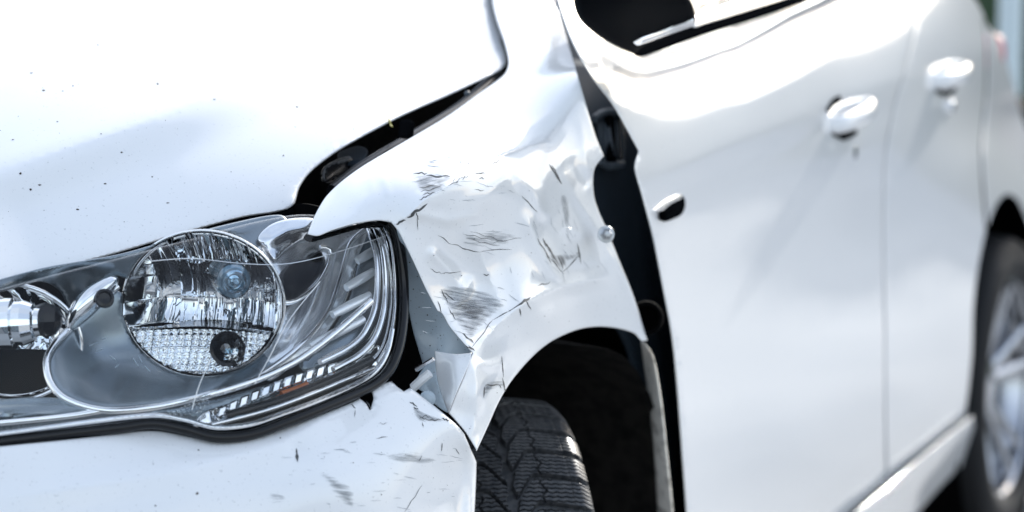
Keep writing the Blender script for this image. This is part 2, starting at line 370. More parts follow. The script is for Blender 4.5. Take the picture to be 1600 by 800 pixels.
# handles
def handle(u0, v0, u1, v1, X, parent):
    a = P(u0, v0, 'X', X); b = P(u1, v1, 'X', X); n = 13; pts = []
    for i in range(n):
        t = i/(n-1); q = a*(1-t)+b*t; q[0] += .035*math.sin(math.pi*t)**.35 - .004; pts.append(q)
    h = tube('door_handle', pts, .0165, PAINT, parent, seg=14, upv=(1, 0, 0), flat=.62, taper=lambda t: .75+.25*math.sin(math.pi*t)**.5)
    return h
for hu in (((1300, 206), (1318, 214), (1336, 204)), ((1292, 172), (1300, 160), (1312, 154))): uvtube('handle_shadow', list(hu), S_side, .0065, BLACK, fd, lift=.002, seg=8, flat=.5)  # black tubes standing in for the shade around the front handle
uvtube('handle_shadow', [(1462, 140), (1477, 147), (1492, 138)], S_side, .005, BLACK, rd, lift=.002, seg=8, flat=.5)  # black tube standing in for the shadow under the rear handle
handle(1288, 198, 1350, 162, .872, fd); handle(1452, 128, 1500, 107, .870, rd)
lathe('key_lock', P(1326, 238, 'X', .874), (1, 0, 0), [(0, .014), (.008, .014), (.012, .011), (.0125, 0)], CHROME_ROUGH, fd, seg=24)
lathe('key_lock', P(1482, 166, 'X', .874), (1, 0, 0), [(0, .012), (.006, .012), (.010, .009), (.0105, 0)], CHROME_ROUGH, rd, seg=24)
# side badge
S_b = S_side
sb = panel('side_badge', [(1029, 334), (1048, 316), (1066, 306), (1071, 318), (1066, 334), (1050, 343), (1036, 346)], Surf(side_ctrl, side_bumps, off=-.012), BLACK, car, step=5, roll=(4, .008), solid=.012, label='small black side badge with a bright upper strip')
panel('badge_strip', [(1028, 329), (1046, 314), (1066, 304), (1067, 309), (1048, 319), (1031, 333)], Surf(side_ctrl, side_bumps, off=-.0135), CHROME_ROUGH, sb, step=5, roll=(3, .003), solid=.002)
# belt: window seal, chrome strips, glass, mirror
S_belt = lambda o: Surf([(900, 60, 'X', .84), (990, 85, 'X', .85), (1240, 0, 'X', .85), (1120, -60, 'X', .80), (1300, -60, 'X', .81), (1400, -60, 'X', .81), (900, -60, 'X', .80)], off=o)
panel('window_seal', [(985, 72), (1000, 60), (1240, -14), (1420, -70), (1470, -70), (1262, 3), (1180, 31), (1100, 55), (1006, 88), (992, 87)], S_belt(-.004), BLACK, car, step=8, roll=(4, .006), sharp=(3, 4))
panel('window_trim', [(1083, 30), (1095, 20), (1240, -24), (1400, -72), (1416, -72), (1250, -10), (1100, 38), (1084, 42)], S_belt(-.018), CHROME_ROUGH, car, step=8, roll=(4, .006), sharp=(3, 4), solid=.006)
panel('side_window', [(1070, 34), (1100, 18), (1240, -24), (1400, -74), (1100, -74), (1060, -40)], S_belt(.004), WINGLASS, car, step=12, sharp=(3, 4))
# wing mirror: a housing with depth
mir_c = [(895, -60, 'X', 1.00), (1000, -60, 'X', 1.04), (1085, -60, 'X', 1.03), (900, 20, 'X', .95), (985, 0, 'X', 1.01), (1080, 0, 'X', 1.0), (940, 60, 'X', .90), (1040, 45, 'X', .92), (990, 84, 'X', .87)]
mi = panel('wing_mirror', [(893, -70), (897, 0), (906, 28), (928, 50), (958, 70), (992, 84), (1002, 74), (1040, 58), (1084, 40), (1087, 26), (1078, 0), (1060, -20), (1050, -70)], Surf(mir_c), mat('mirror_plastic', (.004, .005, .007), .6, spec=.002), car, step=7, roll=(12, .05), solid=.01, sharp=(0, 12), label='black lower housing of the wing mirror')
uvtube('mirror_trim', [(996, 62), (1040, 46), (1083, 31)], Surf(mir_c, off=-.004), .0078, CHROME, mi, seg=10, taper=lambda t: 1)
# door jamb: dark gap between fender and door
jc = [(860, -60, 'X', .42), (880, 20, 'X', .52), (900, 80, 'X', .62), (930, 120, 'X', .69), (950, 190, 'X', .755), (960, 250, 'X', .78), (990, 400, 'X', .79), (1020, 550, 'X', .79), (1050, 800, 'X', .79), (1090, 400, 'X', .79), (1100, 800, 'X', .79), (1000, 120, 'X', .70), (1010, -40, 'X', .52)]
jm = panel('door_jamb', [(850, -70), (1010, -70), (1060, 150), (1100, 300), (1120, 600), (1140, 880), (1010, 880), (1000, 700), (985, 560), (950, 480), (915, 360), (905, 260), (880, 120), (860, 20)], Surf(jc, [('gauss', [(985, 300), (1010, 420), (1040, 600), (1060, 860)], 12, .02)]), JAMB, car, step=10, sharp=(0, 1, 5, 6), solid=.004)
# hinge
S_j = Surf(jc, off=-.03)
panel('door_hinge', [(932, 176), (962, 172), (974, 182), (976, 250), (966, 262), (946, 260), (938, 240)], S_j, HINGE, car, step=6, roll=(4, .02), solid=.02)
tube('hinge_pin', S_j.at([(952, 186), (954, 252)], .012), .008, BLACK, car, seg=12)
tube('hinge_pin', S_j.at([(966, 184), (968, 250)], .008), .004, GLOSSBLACK, car, seg=12)
uvtube('hinge_bracket', [(928, 186), (945, 176), (966, 176)], S_j, .006, HINGE, car, lift=.02, seg=8)
uvtube('hinge_bracket', [(936, 250), (950, 260), (972, 256)], S_j, .006, HINGE, car, lift=.02, seg=8)
# bolt
bc = P(947, 366, 'd', 4.72)
bo = lathe('fender_bolt', bc, -CD+np.array([.3, 0, .1]), [(-.02, .006), (0, .0085), (.002, .009), (.003, .0065), (.008, .006), (.010, .004), (.0105, 0)], STEEL, car, seg=6, sharp_deg=20)
lathe('washer', bc, -CD+np.array([.3, 0, .1]), [(-.004, .0105), (0, .0115), (.001, .011), (.0015, .007)], STEEL, bo, seg=24)
# round hole in the jamb lower down
lathe('rubber_plug', P(1010, 497, 'd', 4.93), -CD, [(-.01, .024), (.004, .023), (.004, .018), (-.015, .016), (-.02, 0)], VOID, car, seg=24)
# rear flange of the arch, dusty strip going down
S_fl = Surf([(1005, 540, 'X', .86), (1050, 860, 'X', .855), (1020, 620, 'X', .86), (980, 700, 'X', .80), (1000, 560, 'X', .84)])
panel('arch_flange', [(1001, 534), (1010, 538), (1022, 560), (1033, 620), (1041, 690), (1050, 780), (1058, 870), (1030, 870), (1026, 780), (1020, 690), (1012, 620), (1006, 570)], S_fl, GREYSTRIP, car, step=5, roll=(5, .012), sharp=(0, 6, 7), solid=.003, label='dusty rear flange of the front wheel arch')
# arch liner: half tunnel around the front wheel
WY, WZ, TR = .02, .228, .312
V = []; Fc = []; ns = 30
for i in range(ns+1):
    a = math.radians(-60+300*i/ns-30)
    fr = math.cos(a) < .15; 
    for X, rr in (((.30, .40), (.42, .41), (.52, .40), (.58, .39)) if fr else ((.30, .40), (.60, .41), (.80, .385), (.862, .378))):
        V.append((X, WY+rr*math.cos(a), WZ+rr*math.sin(a)))
for i in range(ns):
    for k in range(3): Fc.append((i*4+k, i*4+k+1, (i+1)*4+k+1, (i+1)*4+k))
Fc.append(tuple(i*4 for i in range(ns+1)))
mesh_obj('arch_liner', V, Fc, mat('felt_liner', (.012, .011, .010), .9, spec=.1, noise=(40, (.004, .004, .004), .35, .6)), car)

# --- engine bay darkness behind hood edge, lamp and fender
bay = Surf([(0, 300, 'd', 4.9), (500, 300, 'd', 4.9), (900, 100, 'd', 5.35), (700, 600, 'd', 4.75), (0, 700, 'd', 4.6), (400, 60, 'd', 5.6)])
panel('engine_bay_liner', [(-120, 250), (400, 200), (700, 90), (800, 60), (850, 120), (860, 300), (800, 520), (740, 640), (700, 740), (400, 760), (-120, 760)], bay, VOID, car, step=24, solid=.01)
# --- hood
class HoodSurf(Surf):
    def __init__(s, bumps=(), off=0.0): s.bumps = list(bumps); s.off = off; s.roll = None
    def d(s, q, bump=True):
        q = np.atleast_2d(np.asarray(q, float)); base = solve_ray(q[:, 0], q[:, 1], hood_sec, 3.6, 7.0)+s.off
        k, c, x = Surf.k, s.__dict__.get('c'), None
        s.c = np.zeros((1, 2)); s.x = np.array([0, 1.0, 0, 0]); o = s.off; s.off = 0
        e = Surf.d(s, q, bump)-1.0; s.off = o
        return base+e
h_crease = [(-110, 318), (0, 272), (120, 228), (250, 180), (420, 108), (600, 34), (760, -40)]
S_hood = HoodSurf([('turn', h_crease, 8, .00048), ('step', [(u+4, v+30) for u, v in h_crease], 50, -.046), ('tent', h_crease, 50, .004), ('gauss', [(-110, 178), (0, 128), (120, 80), (250, 50), (400, 4), (520, -40)], 16, .004)])
hood_out = [(-100, -90), (-100, 470), (0, 441), (100, 418), (190, 394), (300, 361), (380, 340), (430, 332), (458, 322), (468, 294), (485, 270), (520, 242), (560, 218), (630, 181), (700, 150), (755, 124), (781, 111), (790, 101), (790, 88), (782, 62), (770, 25), (764, -10), (762, -90)]
hood = panel('hood', hood_out, S_hood, PAINT, car, step=9, roll=(6, .012), sharp=(0, 1, 22), extra=[h_crease], solid=.0025)
# folded under-edge of the hood
uvtube('hood_seal', [(-90, 470), (0, 446), (190, 400), (300, 368), (400, 344), (455, 330)], HoodSurf(S_hood.bumps, off=.02), .006, BLACK, car, seg=8)
# bits seen in the gap
uvtube('gap_seal', [(520, 300), (560, 268), (640, 220), (720, 170), (780, 118)], HoodSurf(S_hood.bumps, off=.05), .010, GLOSSBLACK, car, seg=10)
S_gap = Surf([(470, 330, 'd', 4.52), (600, 230, 'd', 4.75), (780, 110, 'd', 5.02), (640, 180, 'd', 4.8), (500, 280, 'd', 4.6)])
panel('gap_bracket', [(505, 262), (545, 244), (552, 262), (530, 280), (508, 286)], S_gap, GLOSSBLACK, car, step=6, roll=(3, .006), solid=.006)
panel('gap_bracket', [(528, 240), (560, 228), (575, 236), (566, 252), (540, 258)], Surf([(470, 330, 'd', 4.50), (600, 230, 'd', 4.72), (780, 110, 'd', 5.0)]), JAMB, car, step=6, roll=(3, .006), solid=.006)
lathe('rubber_stop', P(636, 192, 'd', 4.70), (0, .2, 1), [(-.02, .010), (0, .010), (.004, .006), (.005, 0)], BLACK, car, seg=16)
lathe('clip', P(730, 146, 'd', 4.86), -CD, [(0, .004), (.002, .003), (.003, 0)], HINGE, car, seg=16)

# --- crumpled fender
fc = [(480, 364, 'd', 4.30), (520, 300, 'd', 4.40), (640, 215, 'sec', 0), (700, 178, 'sec', 0), (750, 140, 'sec', 0), (792, 108, 'sec', 0), (782, 50, 'sec', 0), (766, -30, 'sec', 0), (840, -60, 'sec', 0),  (570, 262, 'sec', 0), (820, 100, 'sec', 0),
      (600, 345, 'd', 4.31), (540, 356, 'd', 4.29), (640, 290, 'd', 4.355), (600, 280, 'd', 4.37), (560, 310, 'd', 4.335), (720, 258, 'd', 4.44), (850, 60, 'sec', 0),
      (900, 60, 'sec', 0), (905, 115, 'X', .822), (882, 160, 'X', .832), (925, 160, 'X', .852), (945, 240, 'X', .870), (900, 200, 'X', .852), (935, 310, 'X', .872), (966, 400, 'X', .886), (1000, 480, 'X', .893),
      (862, 218, 'X', .846), (905, 292, 'X', .868), (955, 385, 'X', .881), (1008, 505, 'X', .893), (1010, 530, 'X', .892),
      (780, 245, 'd', 4.52), (700, 292, 'd', 4.375), (620, 348, 'd', 4.315), (665, 452, 'd', 4.35), (703, 512, 'd', 4.38), (735, 552, 'd', 4.39),
      (700, 400, 'd', 4.40), (760, 440, 'd', 4.48), (780, 340, 'd', 4.49), (850, 350, 'd', 4.60), (880, 440, 'd', 4.66), (820, 470, 'd', 4.53),
      (930, 512, 'd', 4.79), (960, 513, 'd', 4.84), (860, 535, 'd', 4.64), (800, 595, 'd', 4.51), (760, 665, 'd', 4.41), (745, 703, 'd', 4.37), (760, 560, 'd', 4.43), (740, 620, 'd', 4.38), (712, 640, 'd', 4.36)]
ridge_top = [(618, 350), (640, 335), (662, 314), (700, 290), (745, 262), (790, 240), (830, 226), (862, 216)]
fold_rear = [(862, 216), (878, 262), (903, 310), (930, 352), (955, 396), (985, 450), (1008, 515)]
low_ridge = [(738, 553), (756, 530), (780, 505), (812, 480), (840, 462), (880, 447), (930, 436), (960, 430)]
low_fold = [(738, 556), (746, 600), (742, 650), (738, 690)]
shoulder = [(900, -20), (880, 60), (862, 120), (858, 180), (862, 216)]
f_b = [('tent', [(640, 330), (700, 345), (755, 332)], 16, .005), ('tent', [(800, 268), (836, 300), (852, 350)], 18, .006), ('tent', [(690, 500), (720, 470), (742, 425)], 16, .005), ('tent', [(905, 180), (915, 240), (925, 300)], 14, .003), ('gauss', [(880, 250), (905, 275), (925, 290)], 14, -.006), ('tent', ridge_top, 26, .013), ('tent', fold_rear, 18, .0045), ('tent', low_ridge, 20, .008),
       ('spot', (700, 455), (52, 60, 30), -.013), ('spot', (775, 470), (30, 26, 0), -.006), ('spot', (690, 350), (50, 30, -20), -.004),
       ('tent', [(728, 335), (752, 400), (772, 450), (790, 500)], 26, .011), ('tent', [(664, 385), (700, 420), (735, 470)], 22, .011), ('tent', [(812, 320), (840, 380), (862, 420), (882, 446)], 24, .009),
       ('spot', (600, 285), (16, 24, 10), -.004), ('tent', [(575, 262), (582, 300), (560, 335), (520, 352)], 22, .004),
       ('tent', [(596, 272), (604, 292), (608, 310)], 12, .003), ('tent', [(862, 216), (800, 262), (740, 330)], 22, .003), ('tent', [(862, 216), (850, 290), (820, 380)], 22, .003),
       ('tent', low_fold, 18, .008), ('spot', (772, 600), (16, 30, 30), -.004), ('tent', [(740, 566), (765, 572), (788, 566)], 12, .004)]
S_f = Surf(fc, f_b, lam=1.2e-2)
f_out = [(480, 366), (488, 345), (496, 328), (510, 306), (535, 282), (570, 257), (640, 216), (700, 180), (752, 143), (786, 118), (794, 103), (793, 88), (786, 62), (774, 25), (768, -10), (766, -80), (858, -80), (870, 10), (890, 74), (912, 148), (930, 208), (944, 244), (930, 262), (927, 286), (931, 316), (950, 362), (966, 402), (990, 462), (1012, 532),
         (1002, 533), (990, 521), (962, 513), (930, 511), (898, 517), (860, 535), (830, 560), (800, 595), (780, 628), (762, 668), (745, 705), (736, 690), (724, 672), (701, 646), (712, 618), (724, 590), (734, 562), (738, 552), (727, 540), (703, 512), (690, 490), (683, 486), (665, 452), (642, 402), (622, 362), (611, 348), (590, 345), (556, 350), (520, 360), (496, 369)]
fender = panel('front_fender', f_out, S_f, PAINT, car, step=4.2, roll=(3.5, .006), sharp=(0, 15, 16, 21, 28, 39, 42, 46, 50, 54), extra=[ridge_top, fold_rear, low_ridge], solid=.0018, label='crumpled white front fender with black scuff marks', sharp_deg=32)
# torn inner sheet standing behind the fender edge
pc = [(622, 360, 'd', 4.345), (640, 400, 'd', 4.375), (683, 486, 'd', 4.40), (735, 552, 'd', 4.42), (628, 450, 'd', 4.43), (645, 520, 'd', 4.44), (660, 575, 'd', 4.44), (690, 560, 'd', 4.41)]
S_plate = Surf(pc, [('spot', (665, 510), (20, 30, -20), -.006)], off=.004)
plate = panel('inner_fender_sheet', [(618, 352), (628, 362), (648, 400), (672, 450), (692, 487), (710, 513), (735, 545), (742, 556), (700, 600), (668, 590), (658, 560), (646, 520), (638, 480), (634, 440), (630, 400)], S_plate, PAINT_BACK, car, step=5, roll=(3, .004), solid=.002, label='torn pale blue inner sheet with dirt specks')
# rolled flap
S_flap = Surf([(680, 550, 'd', 4.375), (735, 553, 'd', 4.35), (700, 643, 'd', 4.34), (690, 600, 'd', 4.365), (715, 600, 'd', 4.335)], [('gauss', [(712, 545), (708, 600), (702, 646)], 16, .012)])
panel('rolled_flap', [(679, 548), (690, 550), (712, 553), (737, 551), (734, 566), (724, 590), (712, 618), (701, 646), (694, 628), (684, 596), (680, 570)], S_flap, PAINT, car, step=4, roll=(2, .003), solid=.002, sharp=(0, 3, 7))
panel('torn_bracket', [(652, 590), (664, 572), (676, 563), (681, 566), (684, 596), (696, 632), (700, 645), (682, 634), (660, 612), (650, 605)], Surf([(650, 590, 'd', 4.39), (680, 570, 'd', 4.385), (700, 645, 'd', 4.36), (660, 612, 'd', 4.38)], [('spot', (672, 612), (8, 12, 0), -.008)]), PAINT_BACK, car, step=4, roll=(2, .003), solid=.002)
uvtube('broken_tab', [(645, 606), (658, 594), (672, 583)], Surf([(640, 600, 'd', 4.35), (680, 580, 'd', 4.34), (650, 620, 'd', 4.35)]), .0055, PAINT, car, seg=6, smooth=False)
uvtube('broken_tab', [(650, 578), (663, 570), (678, 561)], Surf([(640, 600, 'd', 4.36), (680, 560, 'd', 4.35), (650, 620, 'd', 4.35)]), .003, CHROME_ROUGH, car, seg=6, smooth=False)
lathe('clip_bolt', P(668, 623, 'd', 4.35), -CD, [(0, .010), (.003, .010), (.004, .006), (.009, .006), (.0095, 0)], PAINT_BACK, car, seg=16)

# --- bumper
bc_ = [(-80, 705, 'd', 4.08), (100, 688, 'd', 4.10), (240, 674, 'd', 4.14), (330, 690, 'd', 4.14), (450, 665, 'd', 4.19), (560, 620, 'd', 4.26), (612, 596, 'd', 4.30), (640, 606, 'd', 4.31), (725, 677, 'd', 4.34), (744, 722, 'd', 4.40),
       (-80, 880, 'd', 4.02), (200, 880, 'd', 4.05), (450, 880, 'd', 4.13), (650, 880, 'd', 4.24), (738, 880, 'd', 4.36), (100, 760, 'd', 4.055), (300, 760, 'd', 4.085), (500, 740, 'd', 4.15), (640, 700, 'd', 4.25)]
b_line = [(-90, 800), (60, 772), (240, 745), (350, 720), (440, 694), (500, 660), (560, 636)]
b_corner = [(724, 676), (733, 700), (734, 740), (733, 790), (728, 880)]
S_bump = Surf(bc_, [('tent', b_line, 34, .007), ('tent', b_corner, 14, .008), ('spot', (462, 700), (14, 12, 0), -.004), ('tent', [(584, 622), (632, 612), (640, 606)], 14, .004), ('spot', (520, 760), (90, 40, -10), .004)], lam=1e-3)
b_out = [(-90, 706), (0, 697), (100, 687), (190, 677), (240, 673), (285, 680), (335, 691), (380, 687), (440, 670), (500, 648), (545, 630), (562, 622), (572, 630), (578, 640), (583, 622), (580, 612), (588, 603), (612, 595), (620, 603), (631, 611), (641, 605), (675, 631), (712, 662), (725, 677), (734, 697), (745, 722), (744, 760), (738, 880), (-90, 880)]
bumper = panel('front_bumper', b_out, S_bump, PAINT, car, step=7, roll=(4, .008), sharp=(0, 11, 13, 15, 17, 19, 20, 23, 25, 27, 28), extra=[b_line, b_corner], solid=.003, label='scuffed white front bumper with a torn upper corner')

# --- headlight
lc = [(-80, 470, 'd', 4.13), (0, 450, 'd', 4.13), (200, 400, 'd', 4.19), (450, 335, 'd', 4.36), (-80, 700, 'd', 4.07), (0, 690, 'd', 4.09), (240, 665, 'd', 4.12), (330, 680, 'd', 4.125), (450, 655, 'd', 4.17), (580, 600, 'd', 4.265), (612, 550, 'd', 4.30), (622, 450, 'd', 4.35), (612, 355, 'd', 4.36), (300, 520, 'd', 4.16), (480, 480, 'd', 4.23), (560, 420, 'd', 4.30), (100, 560, 'd', 4.11)]
def LS(off=0, bumps=()): return Surf(lc, bumps, off=off)
lens_out = [(-90, 478), (0, 452), (100, 425), (190, 402), (300, 372), (400, 346), (470, 335), (540, 340), (590, 345), (606, 352), (614, 375), (620, 420), (622, 470), (618, 520), (610, 552), (594, 580), (570, 598), (500, 628), (440, 650), (385, 668), (335, 671), (290, 660), (240, 652), (150, 662), (0, 682), (-90, 692)]
hb = Surf([(-80, 500, 'd', 4.50), (300, 450, 'd', 4.55), (600, 450, 'd', 4.50), (0, 690, 'd', 4.30), (330, 680, 'd', 4.30), (580, 600, 'd', 4.38), (612, 350, 'd', 4.44), (450, 350, 'd', 4.5)])
hl = panel('headlight', [(-110, 440), (190, 395), (420, 330), (470, 318), (520, 330), (600, 340), (625, 365), (634, 430), (634, 500), (628, 545), (600, 590), (500, 640), (380, 678), (330, 686), (240, 664), (-110, 706)], hb, VOID, car, step=16, solid=.006, label='clear headlight with its lens still whole beside the crumpled fender')
panel('lens', lens_out, LS(0, [('gauss', [(606, 352), (614, 375), (621, 430), (622, 470), (617, 520), (606, 556), (584, 588), (500, 628)], 7, .004)]), LENS, hl, step=8, roll=(5, .012), sharp=(0, 25), solid=.0)
# black gasket under and beside the lens
gs = [(-90, 700), (0, 690), (100, 678), (190, 668), (240, 662), (290, 671), (335, 683), (388, 680), (444, 661), (505, 637), (575, 606), (604, 584), (620, 552), (628, 515), (631, 470), (629, 420), (622, 372), (612, 350), (590, 340)]
uvtube('gasket', gs, LS(.012), .0065, mat('gasket_rubber', (.006, .007, .009), .2, spec=.35), hl, seg=10, step=6)
# bright trim line along the lower lens edge
tr_l = [(-90, 688), (0, 678), (150, 658), (240, 649), (290, 656), (335, 668), (388, 664), (440, 647), (500, 625), (568, 594), (592, 574), (606, 548), (613, 515)]
uvtube('lower_trim', tr_l, LS(.006), .0032, CHROME_ROUGH, hl, seg=8, step=6)
uvtube('lower_trim', [(-90, 668), (0, 661), (110, 650), (170, 640)], LS(.05), .004, CHROME, hl, seg=8)
for off, pts, r, mt in [
    (.030, [(560, 352), (592, 356), (606, 385), (612, 430), (612, 480), (604, 528), (586, 560), (540, 586), (470, 612)], .0035, CHROME),
    (.036, [(585, 352), (598, 390), (602, 440), (598, 490), (584, 530), (560, 556), (520, 578)], .0045, CHROME),
    (.044, [(576, 356), (588, 396), (590, 440), (584, 486), (566, 524), (540, 546), (500, 566)], .004, CHROME_ROUGH),
    (.020, [(600, 352), (612, 385), (617, 440), (616, 490), (607, 534), (590, 566)], .002, CHROME)]:
    uvtube('lens_rim', pts, LS(off), r, mt, hl, seg=10, step=5)

def disc_bowl(name, c, e1, e2, ax, r1, r2, depth, hfun, mt, parent, n=110, clip=1.0, ymin=-1, ymax=1, label=None):
    """reflector dish: height field over an elliptical mouth"""
    idx = {}; V = []; Fc = []
    xs = np.linspace(-1, 1, n)
    for j, y in enumerate(xs):
        for i, x in enumerate(xs):
            if x*x+y*y <= clip and ymin <= y <= ymax:
                idx[i, j] = len(V); V.append(c+e1*x*r1+e2*y*r2+ax*(depth*(1-(x*x+y*y)*.98)+hfun(x, y)))
    for (i, j) in list(idx):
        if (i+1, j) in idx and (i, j+1) in idx and (i+1, j+1) in idx: Fc.append((idx[i, j], idx[i+1, j], idx[i+1, j+1], idx[i, j+1]))
    return mesh_obj(name, V, Fc, mt, parent, sharp_deg=14, label=label)
nrm = lambda a: np.array(a, float)/np.linalg.norm(a)
E1 = nrm((1, .25, 0)); E2 = np.array([0, 0, 1.]); AX = nrm((-.243, .97, 0))
MC = P(318, 475, 'd', 4.285)
SB = [-1.01, -.40, -.24, -.14, -.02, .10, .20, .36, .52, .70, .86, 1.01]
tilts = rng.uniform(-1, 1, 16); tk = rng.uniform(-1, 1, (16, 3))
def flutes(x, y):
    k = max(i for i in range(11) if x >= SB[i]); wd = SB[k+1]-SB[k]; f = (x-SB[k])/wd
    return .05*wd*(f*(1-f)*4-.5) + .030*wd*tilts[k]*(f-.5)*2 + .007*tk[k, int((y+1)*1.49)]*(y*2 % 1-.5) + (.004 if k % 2 else -.004)
def grid_fn(x, y):
    fx = (x*11) % 1; fy = (y*13) % 1
    return -.030+.006*(fx*(1-fx)*4)+.006*(fy*(1-fy)*4)
disc_bowl('reflector_bowl', MC, E1, E2, AX, .0965, .0865, .085, flutes, BOWLM, hl, n=120, ymin=-.36)
disc_bowl('prism_grid', MC, E1, E2, AX, .0955, .0855, .055, grid_fn, BOWLM, hl, n=190, ymax=-.34, clip=.93)
# shelf between the two reflectors
V = []; Fc = []
for i in range(25):
    x = -1+2*i/24; z = -.35+.04*math.cos(x*3); m_ = math.sqrt(max(0, 1-x*x-.12)); xx = x*.94
    a = MC+E1*xx*.0965+E2*z*.0865; V += [a+AX*(.0), a+AX*(.07*(1-xx*xx)+.002)]
for i in range(24): Fc.append((2*i, 2*i+2, 2*i+3, 2*i+1))
mesh_obj('reflector_shelf', [v for v in V], Fc, GLOSSBLACK, hl, smooth=True)
def ring(name, c, e1, e2, r1, r2, rad, mt, parent, a0=0, a1=360, seg=8, n=72, off=0.0, ax=AX, flat=1):
    pts = [c+ax*off+e1*r1*math.cos(math.radians(a0+(a1-a0)*i/n))+e2*r2*math.sin(math.radians(a0+(a1-a0)*i/n)) for i in range(n+1)]
    return tube(name, pts, rad, mt, parent, seg=seg, upv=ax, flat=flat)
ring('bowl_rim', MC, E1, E2, .0985, .0885, .0015, CHROME, hl)
ring('bowl_rim', MC, E1, E2, .0940, .0840, .0018, CHROME, hl, off=.006)
ring('bowl_rim', MC, E1, E2, .0965, .0865, .0012, GLOSSBLACK, hl, off=.003)
# fine teeth on the rim's left and lower arc
V = []; Fc = []
for i in range(150):
    a = math.radians(130+230*i/150)
    for s_ in (0, 1):
        a2 = a+math.radians(.8)*s_
        for rr, o_ in ((.955, .004), (.90, .016)): V.append(MC+E1*.0985*rr*math.cos(a2)+E2*.0885*rr*math.sin(a2)+AX*(o_+.002*s_))
    b = i*4; Fc.append((b, b+1, b+3, b+2))
mesh_obj('rim_teeth', V, Fc, CHROME, hl, smooth=False, kind='stuff')
# bulb with its frosted shield
BX = nrm((-.62, .75, .10))
bcn = P(366, 440, 'd', 4.255)
lathe('bulb_shield', bcn, BX, [(.0, .0095), (.0, .0165), (.003, .0205), (.010, .0205), (.02, .0155), (.075, .0125), (.08, 0)], FROST, hl, seg=40)
lathe('bulb_cap', bcn-BX*.002, BX, [(-.004, .0), (-.004, .004), (-.001, .0055), (.001, .009), (.004, .0095)], CHROME, hl, seg=32)
lathe('bulb_glass', bcn-BX*.003, BX, [(-.010, 0), (-.009, .010), (-.002, .019), (.006, .0222), (.03, .0222)], BULBGLASS, hl, seg=40)
lathe('filament_ring', bcn-BX*.001, BX, [(-.003, .011), (-.0045, .013), (-.003, .015)], CHROME_ROUGH, hl, seg=32)
lathe('parking_bulb_socket', P(355, 545, 'd', 4.27), nrm((-.3, .95, .05)), [(0, .021), (.002, .0215), (.004, .018), (.02, .012), (.03, .0)], GLOSSBLACK, hl, seg=40)
lathe('parking_bulb', P(352, 545, 'd', 4.265), nrm((-.3, .95, .05)), [(0, .0), (.002, .006), (.008, .009), (.02, .009)], BULBGLASS, hl, seg=32)

# satin bezel below and left of the bowl
bz = [(75, 565, 'd', 4.20), (120, 510, 'd', 4.25), (185, 455, 'd', 4.28), (110, 625, 'd', 4.17), (175, 638, 'd', 4.17), (325, 612, 'd', 4.19), (430, 580, 'd', 4.22), (200, 540, 'd', 4.275), (280, 592, 'd', 4.24), (150, 570, 'd', 4.24), (440, 500, 'd', 4.28)]
bowl_edge = lambda a0, a1, n, k=1.0: [tuple(np.array([318, 475])+np.array([126*k*math.cos(math.radians(a)), -113*k*math.sin(math.radians(a))])) for a in np.linspace(a0, a1, n)]
panel('bezel', [(182, 452), (150, 476), (120, 506), (92, 535), (77, 562), (80, 590), (96, 614), (130, 630), (176, 637), (250, 630), (330, 612), (400, 590), (440, 560)]+bowl_edge(-42, -188, 22), Surf(bz, [('spot', (170, 560), (60, 50, 20), -.012)], off=.0), SATIN, hl, step=6, roll=(5, .006), sharp=(0, 12, 13, 34), solid=.003)
uvtube('bezel_trim', [(184, 448), (150, 474), (118, 506), (88, 535), (73, 562), (77, 594), (96, 619), (132, 635), (178, 642), (250, 635), (330, 616), (410, 590), (470, 560), (530, 515), (580, 470)], Surf(bz, off=-.004), .0045, CHROME, hl, seg=10, step=6)
# upper surround, between hood edge and bowls
us = [(60, 440, 'd', 4.24), (120, 500, 'd', 4.30), (190, 430, 'd', 4.27), (260, 380, 'd', 4.28), (400, 345, 'd', 4.36), (460, 345, 'd', 4.38), (440, 420, 'd', 4.33)]
panel('upper_surround', [(-60, 456), (60, 420), (190, 396), (300, 364), (400, 340), (440, 336), (450, 350), (430, 375)]+bowl_edge(50, 160, 16, 1.01)+[(180, 432), (150, 455), (128, 480), (116, 500), (106, 480), (90, 452), (60, 440), (0, 456)], Surf(us, [('spot', (125, 450), (30, 30, 0), -.012)]), SATIN, hl, step=6, roll=(4, .006), solid=.003)
# pale sweeping surround at the right of the bowl
sw = [(440, 560, 'd', 4.25), (400, 585, 'd', 4.22), (445, 470, 'd', 4.31), (420, 390, 'd', 4.345), (520, 350, 'd', 4.40), (560, 370, 'd', 4.41), (500, 470, 'd', 4.34), (470, 540, 'd', 4.27), (530, 420, 'd', 4.39)]
panel('outer_bezel', bowl_edge(50, -46, 14, 1.0)+[(420, 596), (470, 560), (515, 515), (545, 460), (562, 400), (575, 358), (540, 348), (480, 342), (440, 345)], Surf(sw, [('gauss', [(400, 590), (450, 545), (490, 480), (510, 420), (530, 370)], 14, .014), ('gauss', [(430, 550), (462, 500), (485, 440), (500, 390)], 12, -.010)]), mat('silvered_plastic', (.88, .91, .94), .26, .9, .5, bump=(14, .12, .01)), hl, step=6, roll=(5, .008), sharp=(0, 13), solid=.003)
uvtube('outer_bezel_rib', [(405, 586), (460, 548), (508, 494), (532, 430), (548, 380), (575, 356)], Surf(sw, off=-.014), .0035, CHROME_ROUGH, hl, seg=10, step=6)
panel('dark_pocket', [(436, 430), (452, 412), (480, 402), (500, 392), (506, 408), (498, 432), (474, 458), (450, 474), (440, 462)], Surf(sw, off=-.016), GLOSSBLACK, hl, step=5, roll=(4, .008), solid=.004)
